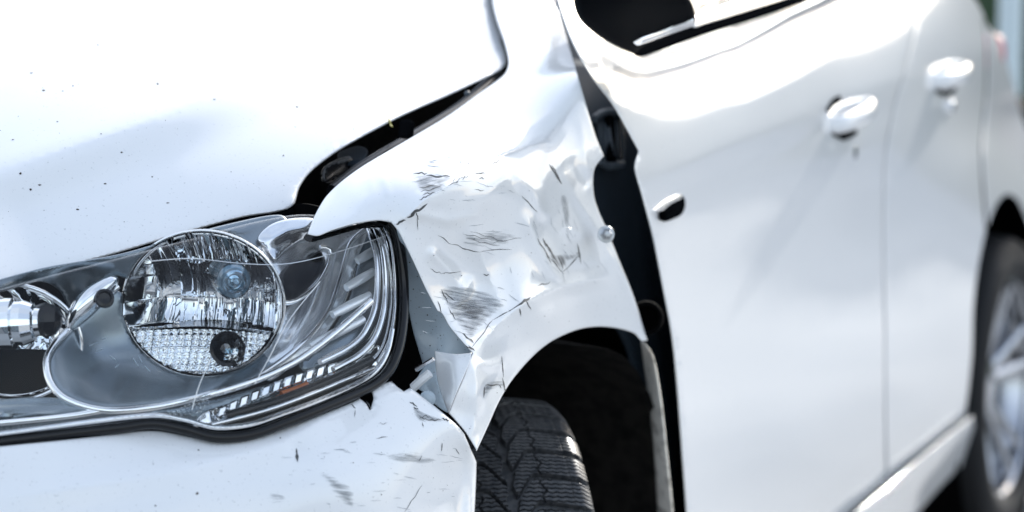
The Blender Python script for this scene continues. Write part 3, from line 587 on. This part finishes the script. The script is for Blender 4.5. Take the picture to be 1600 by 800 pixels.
uvtube('pocket_rim', [(436, 474), (462, 470), (494, 446), (514, 412), (516, 390), (500, 386)], Surf(sw, off=-.02), .003, CHROME, hl, seg=8)
# side marker: dark field with four bright bars
smk = [(470, 560, 'd', 4.27), (590, 500, 'd', 4.35), (590, 370, 'd', 4.42), (545, 420, 'd', 4.38), (520, 490, 'd', 4.32)]
panel('marker_field', [(468, 566), (510, 528), (545, 470), (560, 410), (574, 366), (594, 362), (600, 420), (598, 480), (585, 520), (540, 555), (480, 580)], Surf(smk, off=.012), SATIN, hl, step=8, solid=.003)
for a, b in (((558, 408), (592, 387)), ((541, 450), (584, 424)), ((519, 492), (578, 461)), ((484, 541), (568, 499)), ((505, 560), (556, 535))):
    uvtube('marker_bar', [a, ((a[0]+b[0])/2, (a[1]+b[1])/2), b], Surf(smk, off=-.004), .0062 if a[0] != 505 else .003, SILV, hl, seg=10, flat=.8, taper=lambda t: .55+.45*math.sin(math.pi*min(max(t, .1), .9))**.5)
strokes_l = [[(236, 408), (300, 404), (380, 412), (450, 412), (520, 396), (604, 368)], [(398, 600), (420, 560), (452, 500), (500, 440)], [(300, 640), (312, 600), (330, 560)]]
for q_ in strokes_l: uvtube('lens_scratch', q_, LS(-.0005), .0005, SATIN_L, hl, seg=4)
# turn signal along the bottom
tsf = LS(.045)
panel('turn_signal_reflector', [(300, 668), (320, 642), (400, 618), (470, 592), (540, 560), (588, 538), (600, 552), (584, 580), (520, 606), (450, 634), (380, 656), (335, 664)], LS(.05, [('gauss', [(320, 655), (450, 612), (590, 552)], 8, -.016)]), BOWLM, hl, step=5, roll=(4, .01), solid=.003)
for k in range(13):
    t = k/12; u0, v0 = 338+205*t, 654-74*t-9*math.sin(t*3)
    q = [(u0, v0), (u0+14, v0-5.2), (u0+18, v0-22), (u0+4, v0-17)]
    L_ = LS(.040); a = L_.at(q); b = L_.at([(u0+3.5, v0-3.6), (u0+12, v0-6.6), (u0+15, v0-18.5), (u0+6, v0-15)], .005+.003*(k % 2))
    mesh_obj('signal_facet', np.vstack([a, b]), [(4, 5, 6, 7), (0, 1, 5, 4), (1, 2, 6, 5), (2, 3, 7, 6), (3, 0, 4, 7)], BOWLM, hl, smooth=False)
uvtube('amber_bulb', [(440, 616), (462, 608), (480, 601)], LS(.046), .004, ORANGE, hl, seg=12)
uvtube('signal_bar', [(352, 650), (440, 624), (520, 592), (580, 562)], LS(.026), .0055, GLOSSBLACK, hl, seg=8, step=6)
uvtube('signal_bar', [(330, 664), (420, 640), (500, 610), (585, 574)], LS(.020), .003, CHROME, hl, seg=8, step=6)
# ribbed prism block
for r_ in range(4):
    for c_ in range(10):
        u0 = 262+c_*6.4-r_*0+r_*2.0; v0 = 656-c_*1.7-6*(3-r_)*(.25+.09*c_)
        L_ = LS(.030); q = [(u0, v0), (u0+5.4, v0-1.4), (u0+5.4, v0-6), (u0, v0-4.6)]
        a = L_.at(q); b = L_.at([(u0+2, v0-2.2), (u0+3.4, v0-2.6), (u0+3.4, v0-4.4), (u0+2, v0-4)], .005)
        mesh_obj('prism', np.vstack([a, b]), [(4, 5, 6, 7), (0, 1, 5, 4), (1, 2, 6, 5), (2, 3, 7, 6), (3, 0, 4, 7)], PRISM, hl, smooth=False)
# floor strip of the lamp between bezel and lower trim
panel('lamp_floor', [(-90, 640), (20, 622), (90, 622), (150, 640), (250, 640), (330, 624), (420, 600), (500, 575), (470, 600), (380, 640), (330, 658), (290, 652), (240, 646), (120, 658), (-90, 682)], LS(.06, [('gauss', [(-90, 655), (60, 645), (240, 642)], 9, .012)]), SATIN, hl, step=6, roll=(3, .005), solid=.003)
strokes_bez = [((140, 540), (152, 536)), ((150, 548), (160, 545)), ((172, 556), (180, 562)), ((208, 560), (216, 572)), ((216, 556), (222, 566)), ((226, 572), (234, 580)), ((160, 530), (166, 528)), ((180, 574), (186, 570))]
for a, b in strokes_bez: uvtube('dust_streak', [a, b], Surf(bz, [('spot', (170, 560), (60, 50, 20), -.012)]), .0006, PAINT_BACK, hl, seg=4, smooth=False, lift=.0004)
panel('bright_patch_panel', [(402, 372), (420, 352), (448, 342), (486, 340), (506, 350), (500, 366), (470, 378), (448, 392), (430, 408), (416, 390)], Surf(sw, [('gauss', [(410, 380), (450, 360), (500, 352)], 10, .006)], off=-.012), CHROME_ROUGH, hl, step=5, roll=(5, .008), solid=.003)  # satin chrome panel added to make a bright patch in the lamp
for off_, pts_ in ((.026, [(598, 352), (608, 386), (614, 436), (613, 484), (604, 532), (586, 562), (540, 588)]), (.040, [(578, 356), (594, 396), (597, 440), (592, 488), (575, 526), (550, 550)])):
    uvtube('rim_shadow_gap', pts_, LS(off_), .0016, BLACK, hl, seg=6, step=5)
# second bowl, partly in view at the left
LC2 = P(12, 535, 'd', 4.26)
disc_bowl('reflector_bowl', LC2, E1, E2, AX, .088, .068, .075, lambda x, y: .012*math.sin(x*9)*math.cos(y*5)+.006*tilts[int((x+1)*4)], BOWLM, hl, n=80, ymin=-.25, label='far left faceted reflector bowl, partly in view')
disc_bowl('lower_bowl', LC2, E1, E2, AX, .088, .068, .07, lambda x, y: 0, BLACK, hl, n=40, ymax=-.22)
ring('bowl_rim', LC2, E1, E2, .090, .070, .0025, CHROME, hl)
ring('bowl_rim', LC2, E1, E2, .085, .065, .0018, CHROME, hl, off=.01)
lathe('cap_reflection', P(-30, 508, 'd', 4.20), CR*1.0+CU*.05-CD*.12, [(0, .026), (.008, .027), (.009, .0245), (.022, .0265), (.0235, .030), (.040, .0305), (.042, .026), (.052, .0265), (.064, .022), (.066, .017), (.072, .016), (.073, 0)], BOWLM, hl, seg=22, sharp_deg=12)  # solid shape standing in for the bulb cap's reflection in the facets
lathe('knob_reflection', P(72, 500, 'd', 4.21), CR, [(-.02, .006), (-.012, .017), (0, .021), (.012, .017), (.018, .008), (.019, 0)], GLOSSBLACK, hl, seg=12, sharp_deg=12)  # dark ball of the same reflection, built as a solid
uvtube('chrome_strut', [(108, 520), (116, 500), (136, 474), (160, 452), (184, 434)], Surf([(100, 520, 'd', 4.24), (180, 430, 'd', 4.25), (180, 520, 'd', 4.25)]), .0135, BOWLM, hl, seg=16, flat=1.3, taper=lambda t: .15+.95*math.sin(math.pi*t)**.6)
lathe('strut_hole', P(164, 465, 'd', 4.225), -CD+CR*.3+CU*.3, [(-.004, .012), (0, .011), (.001, .008), (-.004, .007), (-.005, 0)], GLOSSBLACK, hl, seg=24)
# black corner under the fender tip
panel('corner_seal', [(474, 372), (484, 362), (500, 366), (560, 350), (592, 344), (606, 347), (600, 354), (560, 358), (510, 372), (484, 378)], Surf([(480, 370, 'd', 4.345), (600, 350, 'd', 4.36), (540, 330, 'd', 4.39), (540, 390, 'd', 4.33)], off=.0), BLACK, hl, step=5, roll=(3, .004), solid=.004)

# --- front wheel
STE = math.radians(33)
def wheel_frame(c, steer): 
    ax_ = np.array([math.cos(steer), math.sin(steer)*1.0, 0]); ax_ = np.array([math.cos(-0+steer), math.sin(steer), 0]); fw = np.array([math.sin(steer), -math.cos(steer), 0]); return ax_, fw
def carcass(name, c, ax_, fw, R0, halfw, mt, parent, seg=96, tread_h=0.0):
    prof = [(-halfw*.80, R0-.105), (-halfw*1.05, R0-.075), (-halfw*1.10, R0-.045), (-halfw*.98, R0-.016), (-halfw*.86, R0-.008-tread_h), (-halfw*.4, R0-.002-tread_h), (0, R0-tread_h), (halfw*.4, R0-.002-tread_h), (halfw*.86, R0-.008-tread_h), (halfw*.98, R0-.016), (halfw*1.10, R0-.045), (halfw*1.05, R0-.075), (halfw*.80, R0-.105)]
    V = []; Fc = []; n = len(prof)
    for s in range(seg):
        a = 2*math.pi*s/seg; rd_ = fw*math.cos(a)+np.array([0, 0, 1])*math.sin(a)
        for x, r in prof: V.append(c+ax_*x+rd_*r)
    for s in range(seg):
        for k in range(n-1): Fc.append((s*n+k, s*n+k+1, ((s+1) % seg)*n+k+1, ((s+1) % seg)*n+k))
    return mesh_obj(name, V, Fc, mt, parent, sharp_deg=60)
WC = np.array([.706, .02, .212]); axw, fww = wheel_frame(WC, STE)
TR = .318; HW = .101
wheel = carcass('front_wheel', WC, axw, fww, TR, HW, RUBBER, car, tread_h=.011)
wheel['label'] = 'front wheel with a worn winter tyre turned outwards'
def tread_pt(x, a, h=0.0):
    """x across (metres), a angle (rad, 0 = forward, 90deg up)"""
    t = abs(x)/HW; r = TR-.002*(t/.4)**1.5 - (0 if t < .82 else ((t-.82)**2)*.28) + h
    return WC+axw*x+(fww*math.cos(a)+np.array([0, 0, 1])*math.sin(a))*r
# tread: directional V pattern cut as real relief, with wavy sipes
na, nx_ = 1150, 230
aa = np.radians(np.linspace(28, 122, na)); xx_ = np.linspace(-HW*.99, HW*1.02, nx_)
A, X_ = np.meshgrid(aa, xx_, indexing='ij'); pitch = math.radians(8.6)
sm = lambda t: np.clip(t, 0, 1)**2*(3-2*np.clip(t, 0, 1))
band = lambda d, w_, e: 1-sm((np.abs(d)-w_)/e)
XC = -.006
tri = lambda t: np.abs((t % 1)*2-1)*2-1
rgt = X_ > XC; xa = np.abs(X_-XC)
ph = A/pitch + np.where(rgt, 0, .5)
t_ = ph - (.13*sm(xa/.036)-.018*sm((xa-.04)/.06))/pitch
dl = ((t_+.5) % 1-.5)*pitch*TR
wlat = .0030+.0012*sm(xa/.05)
g_lat = band(dl, wlat, .0009)
g_main = band(X_-XC-.0035*tri(ph), .0052, .001)
pz = t_ % 1
g_sec = band(X_-XC-np.where(rgt, 1, -1)*(.043+.004*tri(pz*2)), .0010, .0007)*((pz > .08) & (pz < .92))
g_rib = band(X_-XC-np.where(rgt, 1, -1)*.082, .0006, .0006)*.35
si = ((A*TR/.0070+.13*tri(X_/.012)+.5) % 1-.5)*.0070
g_sipe = band(si, .0008, .0005)*(xa > .006)
Hh = -np.maximum.reduce([g_lat*.0085, g_main*.0085, g_sec*.006, g_rib*.002, g_sipe*.0040])
tt = np.abs(X_)/HW; Rr = TR-.002*(tt/.4)**1.5-np.where(tt < .82, 0, (tt-.82)**2*.28)+Hh
Vt = WC+X_[..., None]*axw+(np.cos(A)[..., None]*fww+np.sin(A)[..., None]*np.array([0, 0, 1.]))*Rr[..., None]
ii = np.arange(na*nx_).reshape(na, nx_); Ft = np.stack([ii[:-1, :-1], ii[:-1, 1:], ii[1:, 1:], ii[1:, :-1]], -1).reshape(-1, 4)
mesh_obj('tread', Vt.reshape(-1, 3), Ft, RUBBER, wheel, sharp_deg=30)
lathe('rim', WC, axw, [(-.08, .21), (.0, .20), (.06, .205), (.075, .214), (.078, .208), (.05, .19), (.03, .06), (.04, .03), (.042, 0)], ALLOY, wheel, seg=48)

# --- rear wheel
RC = np.array([.742, 2.63, .235])
rw = carcass('rear_wheel', RC, np.array([1., 0, 0]), np.array([0, -1., 0]), .312, .10, RUBBER_REAR, car, seg=64)
lathe('rim', RC, (1, 0, 0), [(-.06, .205), (.03, .21), (.085, .222), (.093, .226), (.094, .218), (.07, .205), (.02, .200)], ALLOY, rw, seg=64)
for k in range(10):
    a = 2*math.pi*k/10+.12*(-1)**k; pts = [RC+np.array([.04+.045*t, 0, 0])+(np.array([0, -1, 0])*math.cos(a)+np.array([0, 0, 1])*math.sin(a))*(.04+.165*t) for t in np.linspace(0, 1, 6)]
    tube('spoke', pts, .013, ALLOY, rw, seg=8, upv=(1, 0, 0), flat=.6, taper=lambda t: 1.1-.35*t)
lathe('brake_drum', RC, (1, 0, 0), [(-.05, .20), (-.04, .20), (-.02, .12), (0, .05)], BLACK, rw, seg=32)
lathe('hub_cap', RC, (1, 0, 0), [(.03, .06), (.055, .055), (.062, .03), (.064, 0)], ALLOY, rw, seg=24)
V = []; Fc = []
for i in range(31):
    a = math.radians(-60+300*i/30-0)
    for X, rr in ((.35, .40), (.82, .385)): V.append((X, 2.66+rr*math.cos(a), .24+rr*math.sin(a)))
for i in range(30): Fc.append((i*2, i*2+1, i*2+3, i*2+2))
Fc.append(tuple(i*2 for i in range(31)))
mesh_obj('rear_arch_liner', V, Fc, VOID, car)
# underbody / inner mass keeps daylight out of the cabin and bay
def box(name, x0, x1, y0, y1, z0, z1, mt, parent, **k):
    V = [(x, y, z) for z in (z0, z1) for y in (y0, y1) for x in (x0, x1)]
    return mesh_obj(name, V, [(0, 2, 3, 1), (4, 5, 7, 6), (0, 1, 5, 4), (2, 6, 7, 3), (0, 4, 6, 2), (1, 3, 7, 5)], mt, parent, smooth=False, **k)
box('rear_sun_block', .30, .85, 3.02, 3.5, .10, .78, VOID, car)  # unseen box added to keep the sun off the rear wheel from behind
box('door_sun_block', .55, .866, .62, .78, .36, .90, VOID, car)  # hidden boxes added inside the door to stop sun reaching the front tyre
box('door_sun_block', .55, .825, .60, .78, .02, .36, VOID, car)
box('underbody', -.75, .72, .55, 2.15, .03, .70, VOID, car)
box('underbody', -.75, .30, -.45, .56, .03, .62, VOID, car)
box('underbody', -.75, .30, 2.14, 3.2, .05, .70, VOID, car)

# greenhouse: windscreen, roof and pillars above the doors (mostly above the frame; shades the scuttle)
def slab(name, V, Fc, mt, **k): return mesh_obj(name, V, Fc, mt, car, smooth=False, **k)
cb = [(-.74, .72, .98), (.74, .72, .98), (.60, 1.42, 1.42), (-.60, 1.42, 1.42), (.60, 2.20, 1.43), (-.60, 2.20, 1.43), (.64, 2.42, .98), (-.64, 2.42, .98)]
slab('cabin_glass', cb, [(0, 1, 2, 3), (1, 6, 4, 2), (0, 3, 5, 7), (7, 5, 4, 6), (0, 7, 6, 1)], WINGLASS)
rf = [(-.62, 1.36, 1.42), (.62, 1.36, 1.42), (.62, 2.24, 1.43), (-.62, 2.24, 1.43), (-.50, 1.40, 1.47), (.50, 1.40, 1.47), (.52, 2.20, 1.475), (-.52, 2.20, 1.475)]
slab('roof', rf, [(0, 3, 2, 1), (4, 5, 6, 7), (0, 1, 5, 4), (1, 2, 6, 5), (2, 3, 7, 6), (3, 0, 4, 7)], PAINT)
for sx in (1, -1): tube('windscreen_pillar', [(sx*.775, .66, .97), (sx*.70, 1.02, 1.22), (sx*.62, 1.40, 1.43)], .035, PAINT, car, seg=10)
mh = [P(930, -60, 'X', .98)]
box('mirror_shell', .90, 1.07, .33, .47, 1.075, 1.19, PAINT, mi)

# --- wear and dirt (thin flat marks lying on the paint)
def fade_attr(o, vals):
    at = o.data.attributes.new('fade', 'FLOAT', 'POINT'); at.data.foreach_set('value', np.asarray(vals, np.float32))
def strokes(name, surf, lines, mt, parent, lift=.0006):
    V = []; Fc = []
    for ln, wd in lines:
        L = smooth_line(ln, False, 3.0); n = len(L)
        if n < 2: continue
        t = np.gradient(L, axis=0); t /= np.hypot(t[:, 0], t[:, 1])[:, None]+1e-9; nm = np.stack([-t[:, 1], t[:, 0]], 1)
        s = np.linspace(0, 1, n); ww = wd*.5*np.clip(np.sin(math.pi*s)**.6, .08, 1)*(1+.35*rng.standard_normal(n)*.6); ww = np.maximum(ww, .12)
        b = len(V); A = surf.at(L+nm*ww[:, None], lift); B = surf.at(L-nm*ww[:, None], lift)
        for i in range(n): V += [A[i], B[i]]
        for i in range(n-1): Fc.append((b+2*i, b+2*i+1, b+2*i+3, b+2*i+2))
    return mesh_obj(name, V, Fc, mt, parent, smooth=False, kind='stuff')
def smear(name, surf, poly, mt, parent, ang=0, step=3.5, soft=14, lift=.0005):
    n0 = len(bpy.data.objects)
    sv = surf.roll; surf.off -= lift
    o = panel(name, poly, surf, mt, parent, step=step, solid=0, kind='stuff'); surf.off += lift; surf.roll = sv
    me = o.data; co = np.zeros(len(me.vertices)*3, np.float32); me.vertices.foreach_get('co', co); co = co.reshape(-1, 3)+OFF[0]
    r = co-CP; dd = r@CD; q = np.stack([800+F*(r@CR)/dd, 400-F*(r@CU)/dd], 1)
    ds, _, _ = dist_line(q, smooth_line(poly, True, 3), True); fade_attr(o, np.clip(ds/soft, 0, 1)**.7)
    a = math.radians(ang); x = (q[:, 0]*math.cos(a)+q[:, 1]*math.sin(a))/40; y = (-q[:, 0]*math.sin(a)+q[:, 1]*math.cos(a))/40
    li = np.zeros(len(me.loops), np.int32); me.loops.foreach_get('vertex_index', li)
    me.uv_layers[0].data.foreach_set('uv', np.stack([x, y], 1).astype(np.float32)[li].ravel())
    return o
def wl(u0, v0, u1, v1, wd, amp=2.0, n=5):
    return ([(u0+(u1-u0)*i/n+0, v0+(v1-v0)*i/n+amp*(rng.random()-.5)*2*(0 < i < n)) for i in range(n+1)], wd)
fl = [wl(645, 272, 668, 270, 2.2), wl(666, 274, 704, 276, 2.4), wl(655, 292, 684, 291, 1.6), wl(657, 300, 690, 290, 1.4), wl(660, 305, 680, 300, 1.3), wl(655, 312, 672, 306, 1.2),
      wl(700, 290, 716, 282, 1.2), wl(706, 288, 712, 276, 1), wl(714, 285, 720, 275, 1), wl(722, 280, 732, 274, 1.2), wl(742, 272, 758, 271, 1.6), wl(748, 279, 757, 278, 1.3), wl(742, 296, 757, 297, 1), wl(766, 256, 782, 251, 1.6),
      wl(636, 340, 668, 318, 4.5, 3), wl(618, 350, 634, 344, 3), wl(650, 330, 654, 344, 1.6), wl(652, 340, 653, 360, 1.0),
      wl(684, 368, 706, 382, 1.4), wl(706, 382, 750, 394, 1.2), wl(750, 394, 800, 390, 1.0), wl(724, 366, 770, 376, .8), wl(728, 372, 780, 384, .8), wl(735, 362, 790, 378, .7), wl(770, 380, 815, 372, .9), wl(672, 420, 690, 428, 1.2), wl(690, 428, 720, 424, 1.0), wl(755, 428, 765, 430, 1.6),
      wl(840, 372, 862, 412, 2.0), wl(848, 372, 868, 406, 3.2), wl(856, 400, 882, 428, 1.4), wl(872, 400, 880, 420, 2.2), wl(880, 424, 908, 398, 1.4), wl(902, 380, 908, 412, 2), wl(858, 256, 878, 288, 3.0, 1), wl(862, 258, 874, 278, 2.2, 1), wl(815, 306, 840, 332, 1.4, 1), 
      wl(738, 542, 770, 500, 1.6), wl(770, 500, 815, 472, 1.5), wl(806, 480, 829, 464, 4.0), wl(812, 482, 814, 494, 2), wl(822, 470, 830, 484, 1.6), wl(838, 448, 860, 440, 1.4),
      wl(690, 452, 700, 474, 1.6), wl(694, 458, 712, 470, 1.2), wl(700, 480, 712, 500, 1.4), wl(722, 520, 740, 536, 2.4), wl(728, 540, 742, 548, 3), wl(684, 470, 690, 488, 1.6),
      wl(784, 556, 787, 590, 1.6, 1), wl(785, 590, 790, 612, 2.2, 1), wl(758, 602, 780, 601, 2.2, 1), wl(757, 604, 756, 622, 2.0, 1), wl(780, 603, 784, 606, 1.4)]
fl2 = []
for _ in range(90):
    cu_, cv_ = [(735, 480), (700, 470), (760, 375), (690, 285), (885, 340), (870, 410), (740, 300), (720, 500)][rng.integers(8)]
    u0 = cu_+rng.normal()*26; v0 = cv_+rng.normal()*14; L_ = rng.uniform(6, 26); an = math.radians(rng.normal()*12+(8 if cu_ < 800 else 62))
    fl2.append(wl(u0, v0, u0+L_*math.cos(an), v0+L_*math.sin(an), rng.uniform(.4, 1.0), .6))
strokes('faint_scrapes', S_f, fl2, FAINT, fender)
strokes('scratch_marks', S_f, fl, CRACK, fender)
smear('scuff_smear', S_f, [(680, 452), (712, 440), (752, 446), (782, 462), (800, 474), (776, 496), (752, 520), (738, 540), (718, 520), (700, 496)], SCUFF2, fender, ang=12)
smear('scuff_smear', S_f, [(692, 462), (740, 460), (790, 470), (768, 490), (745, 516), (722, 506)], SCUFF, fender, ang=-8, soft=18)
smear('scuff_smear', S_f, [(846, 396), (868, 392), (892, 392), (910, 380), (910, 404), (892, 412), (878, 428), (862, 414)], SCUFF, fender, ang=60, soft=9)
smear('scuff_smear', S_f, [(872, 306), (886, 300), (896, 330), (888, 366), (876, 350)], SCUFF2, fender, ang=75, soft=10)
smear('scuff_smear', S_f, [(640, 268), (700, 264), (712, 282), (690, 308), (655, 312)], SCUFF2, fender, ang=-15, soft=20)
smear('scuff_smear', S_f, [(720, 360), (800, 350), (820, 376), (780, 396), (720, 390)], SCUFF2, fender, ang=8, soft=26)
smear('scuff_smear', S_f, [(756, 596), (786, 592), (792, 608), (770, 612), (754, 626)], SCUFF2, fender, ang=0, soft=8)
bl = [wl(463, 700, 465, 722, 4.0, .5), wl(592, 662, 605, 660, .8), wl(588, 685, 606, 682, 1), wl(640, 628, 652, 636, 2.0), wl(646, 636, 654, 640, 2.0), wl(656, 652, 672, 650, 1.2), wl(665, 655, 690, 656, 1.4), wl(690, 654, 702, 657, 2), wl(660, 660, 662, 668, 1.4), wl(655, 650, 668, 656, 1),
      wl(560, 620, 576, 612, 2.2), wl(572, 626, 580, 640, 2.0), wl(548, 632, 556, 638, 1.4), wl(555, 640, 554, 652, 1.2), wl(632, 800, 660, 758, .9), wl(654, 720, 660, 712, 1), wl(691, 692, 690, 705, 1.2), wl(712, 702, 718, 710, 1)]
strokes('scratch_marks', S_bump, bl, CRACK, bumper)
smear('scuff_smear', S_bump, [(484, 738), (510, 732), (548, 752), (560, 770), (556, 800), (530, 790), (500, 752)], SCUFF2, bumper, ang=6, soft=16)
bl2 = []
for _ in range(34):
    u0 = rng.uniform(420, 715); v0 = rng.uniform(690, 800); L_ = rng.uniform(5, 24); an = math.radians(rng.normal()*6+5)
    if v0 > 640+(715-u0)*-.1: bl2.append(wl(u0, v0, u0+L_*math.cos(an), v0+L_*math.sin(an), rng.uniform(.4, .9), .5))
strokes('faint_scrapes', S_bump, bl2, FAINT, bumper)
smear('scuff_smear', S_bump, [(590, 712), (640, 700), (690, 716), (676, 730), (620, 728)], SCUFF2, bumper, ang=4, soft=14)
smear('scuff_smear', S_bump, [(400, 772), (436, 768), (456, 782), (430, 784)], SCUFF2, bumper, ang=8, soft=8)
smear('scuff_smear', S_bump, [(640, 622), (664, 640), (704, 656), (690, 662), (650, 660)], SCUFF2, bumper, ang=30, soft=9)
def specks(name, surf, spots, mt, parent, lift=.0008):
    V = []; Fc = []
    for (u, v, rx, ry) in spots:
        n = 7; b = len(V); an = rng.random()*6; pts = [(u+rx*math.cos(an+6.283*i/n)*rng.uniform(.6, 1.2), v+ry*math.sin(an+6.283*i/n)*rng.uniform(.6, 1.2)) for i in range(n)]
        V += list(surf.at(pts, lift*.3)); V.append(surf.at([(u, v)], lift+.0006)[0])
        for i in range(n): Fc.append((b+i, b+(i+1) % n, b+n))
    return mesh_obj(name, V, Fc, mt, parent, smooth=False, kind='stuff')
hs = [(68, 141, 4, 1.4), (153, 70, 3, 1.3), (268, 26, 2.5, 1.2), (246, 131, 2, 2), (49, 114, 3, 1), (32, 271, 2, 2), (48, 296, 2, 2), (62, 289, 3, 1.2), (121, 327, 3, 1.6), (164, 287, 3, 1.3), (190, 238, 2, 1.2), (464, 167, 2.4, 1.4), (262, 317, 3.4, 1.0), (443, 243, 1.6, 1.4), (114, 134, 1.6, 1.2), (322, 60, .8, 2), (238, 276, 1.6, 1), (20, 218, 2, 1), (90, 190, 2, .8), (98, 142, 2, .8), (335, 155, 2.4, .8), (158, 209, 1.5, .8)]
hs += [(rng.uniform(0, 740), rng.uniform(10, 380), rng.uniform(.4, .9), rng.uniform(.4, .8)) for _ in range(60)]
hp_ = smooth_line(hood_out, True, 10); hs = [s for s in hs if inside(np.array([s[:2]]), hp_)[0]]
specks('dirt_specks', S_hood, hs, DIRT, hood)
fo = smooth_line(f_out, True, 4)
fs = [s for s in [(rng.uniform(600, 1000), rng.uniform(220, 690), rng.uniform(.4, 1.0), rng.uniform(.4, .9)) for _ in range(60)] if inside(np.array([s[:2]]), fo)[0]]
specks('dirt_specks', S_f, fs, DIRT, fender)
bs_ = [(308, 771, 2.4, 2.6), (243, 790, 1.4, 1.6), (310, 703, 2, 1.2), (438, 684, 1.4, 1), (596, 773, 1, 1), (552, 723, 1, 1)]+[(rng.uniform(0, 720), rng.uniform(700, 800), .6, .6) for _ in range(36)]
specks('dirt_specks', S_bump, bs_, DIRT, bumper)
specks('dirt_specks', S_plate, [(rng.uniform(640, 700), 0, rng.uniform(.5, 1.2), rng.uniform(.5, 1.1)) for _ in range(0)]+[(u, v, s_, s_) for u, v, s_ in [(640, 410, 1), (636, 430, .8), (652, 432, 1), (646, 452, 1.2), (660, 460, .8), (655, 480, 1), (668, 492, 1.2), (650, 505, .8), (664, 520, 1), (676, 515, .8), (688, 524, 1), (672, 540, 1.1), (690, 540, .8), (660, 552, 1), (642, 470, .8), (681, 500, .7)]], DIRT, plate)

# a bit of dry leaf caught on the hood edge
lf = S_hood.at([(606, 186), (610, 188), (611, 193), (614, 199), (610, 197), (608, 192)], .004)
o = mesh_obj('dry_leaf', np.vstack([lf, lf+np.array([0, 0, .0012])]), [(0, 1, 2, 3, 4, 5), (11, 10, 9, 8, 7, 6)]+[(i, (i+1) % 6, (i+1) % 6+6, i+6) for i in range(6)], mat('leaf_yellow', (.35, .32, .08), .7), smooth=False)
o['label'] = 'tiny yellow green leaf scrap caught on the hood edge above the black gap'; o['category'] = 'leaf'

# ------------------------------------------------------------------ background
LEAF = mat('hedge_leaves', (.035, .075, .03), .6, noise=(6, (.015, .04, .015), .35, .65))
V = []; Fc = []
hd = bpy.data.objects.new('hedge', None); COL.objects.link(hd); h0 = np.array([3.0, 11.5, GZ]); hd.location = h0
hd['label'] = 'blurred dark green hedge behind the rear corner of the car'; hd['category'] = 'hedge'
for i in range(9000):
    x = rng.uniform(-1.5, 8); y = 11.5+rng.uniform(-.35, .35); z = GZ+rng.uniform(0, 2.4)
    if (y-11.5)**2*6+max(0, z-2.2)**2*8 > .9: continue
    n_ = rng.standard_normal(3); n_ /= np.linalg.norm(n_); t_ = np.cross(n_, rng.standard_normal(3)); t_ /= np.linalg.norm(t_); b_ = np.cross(n_, t_); s = rng.uniform(.03, .06); c = np.array([x, y, z])-h0; k = len(V)
    V += [c-t_*s, c+b_*s*.5, c+t_*s, c-b_*s*.5]; Fc.append((k, k+1, k+2, k+3))
mesh_obj('foliage', V, Fc, LEAF, None, smooth=False, kind='stuff').parent = hd
V = [(x-h0[0], y-h0[1], z-h0[2]) for z in (GZ, 2.1) for y in (11.62, 11.9) for x in (-1.5, 8)]
mesh_obj('branch_core', V, [(0, 2, 3, 1), (4, 5, 7, 6), (0, 1, 5, 4), (2, 6, 7, 3), (0, 4, 6, 2), (1, 3, 7, 5)], LEAF, None, smooth=False).parent = hd
pp = P(1578, 60, 'd', 9.0)
POST = mat('pale_post_paint', (.62, .72, .75), .5)
po = lathe('post', (pp[0], pp[1], GZ), (0, 0, 1), [(0, .09), (.02, .09), (.03, .030), (2.6, .030), (2.62, .02), (2.63, 0)], POST, None, seg=20, xdir=(1, 0, 0))
po['label'] = 'blurred pale grey post standing in front of the hedge'; po['category'] = 'post'
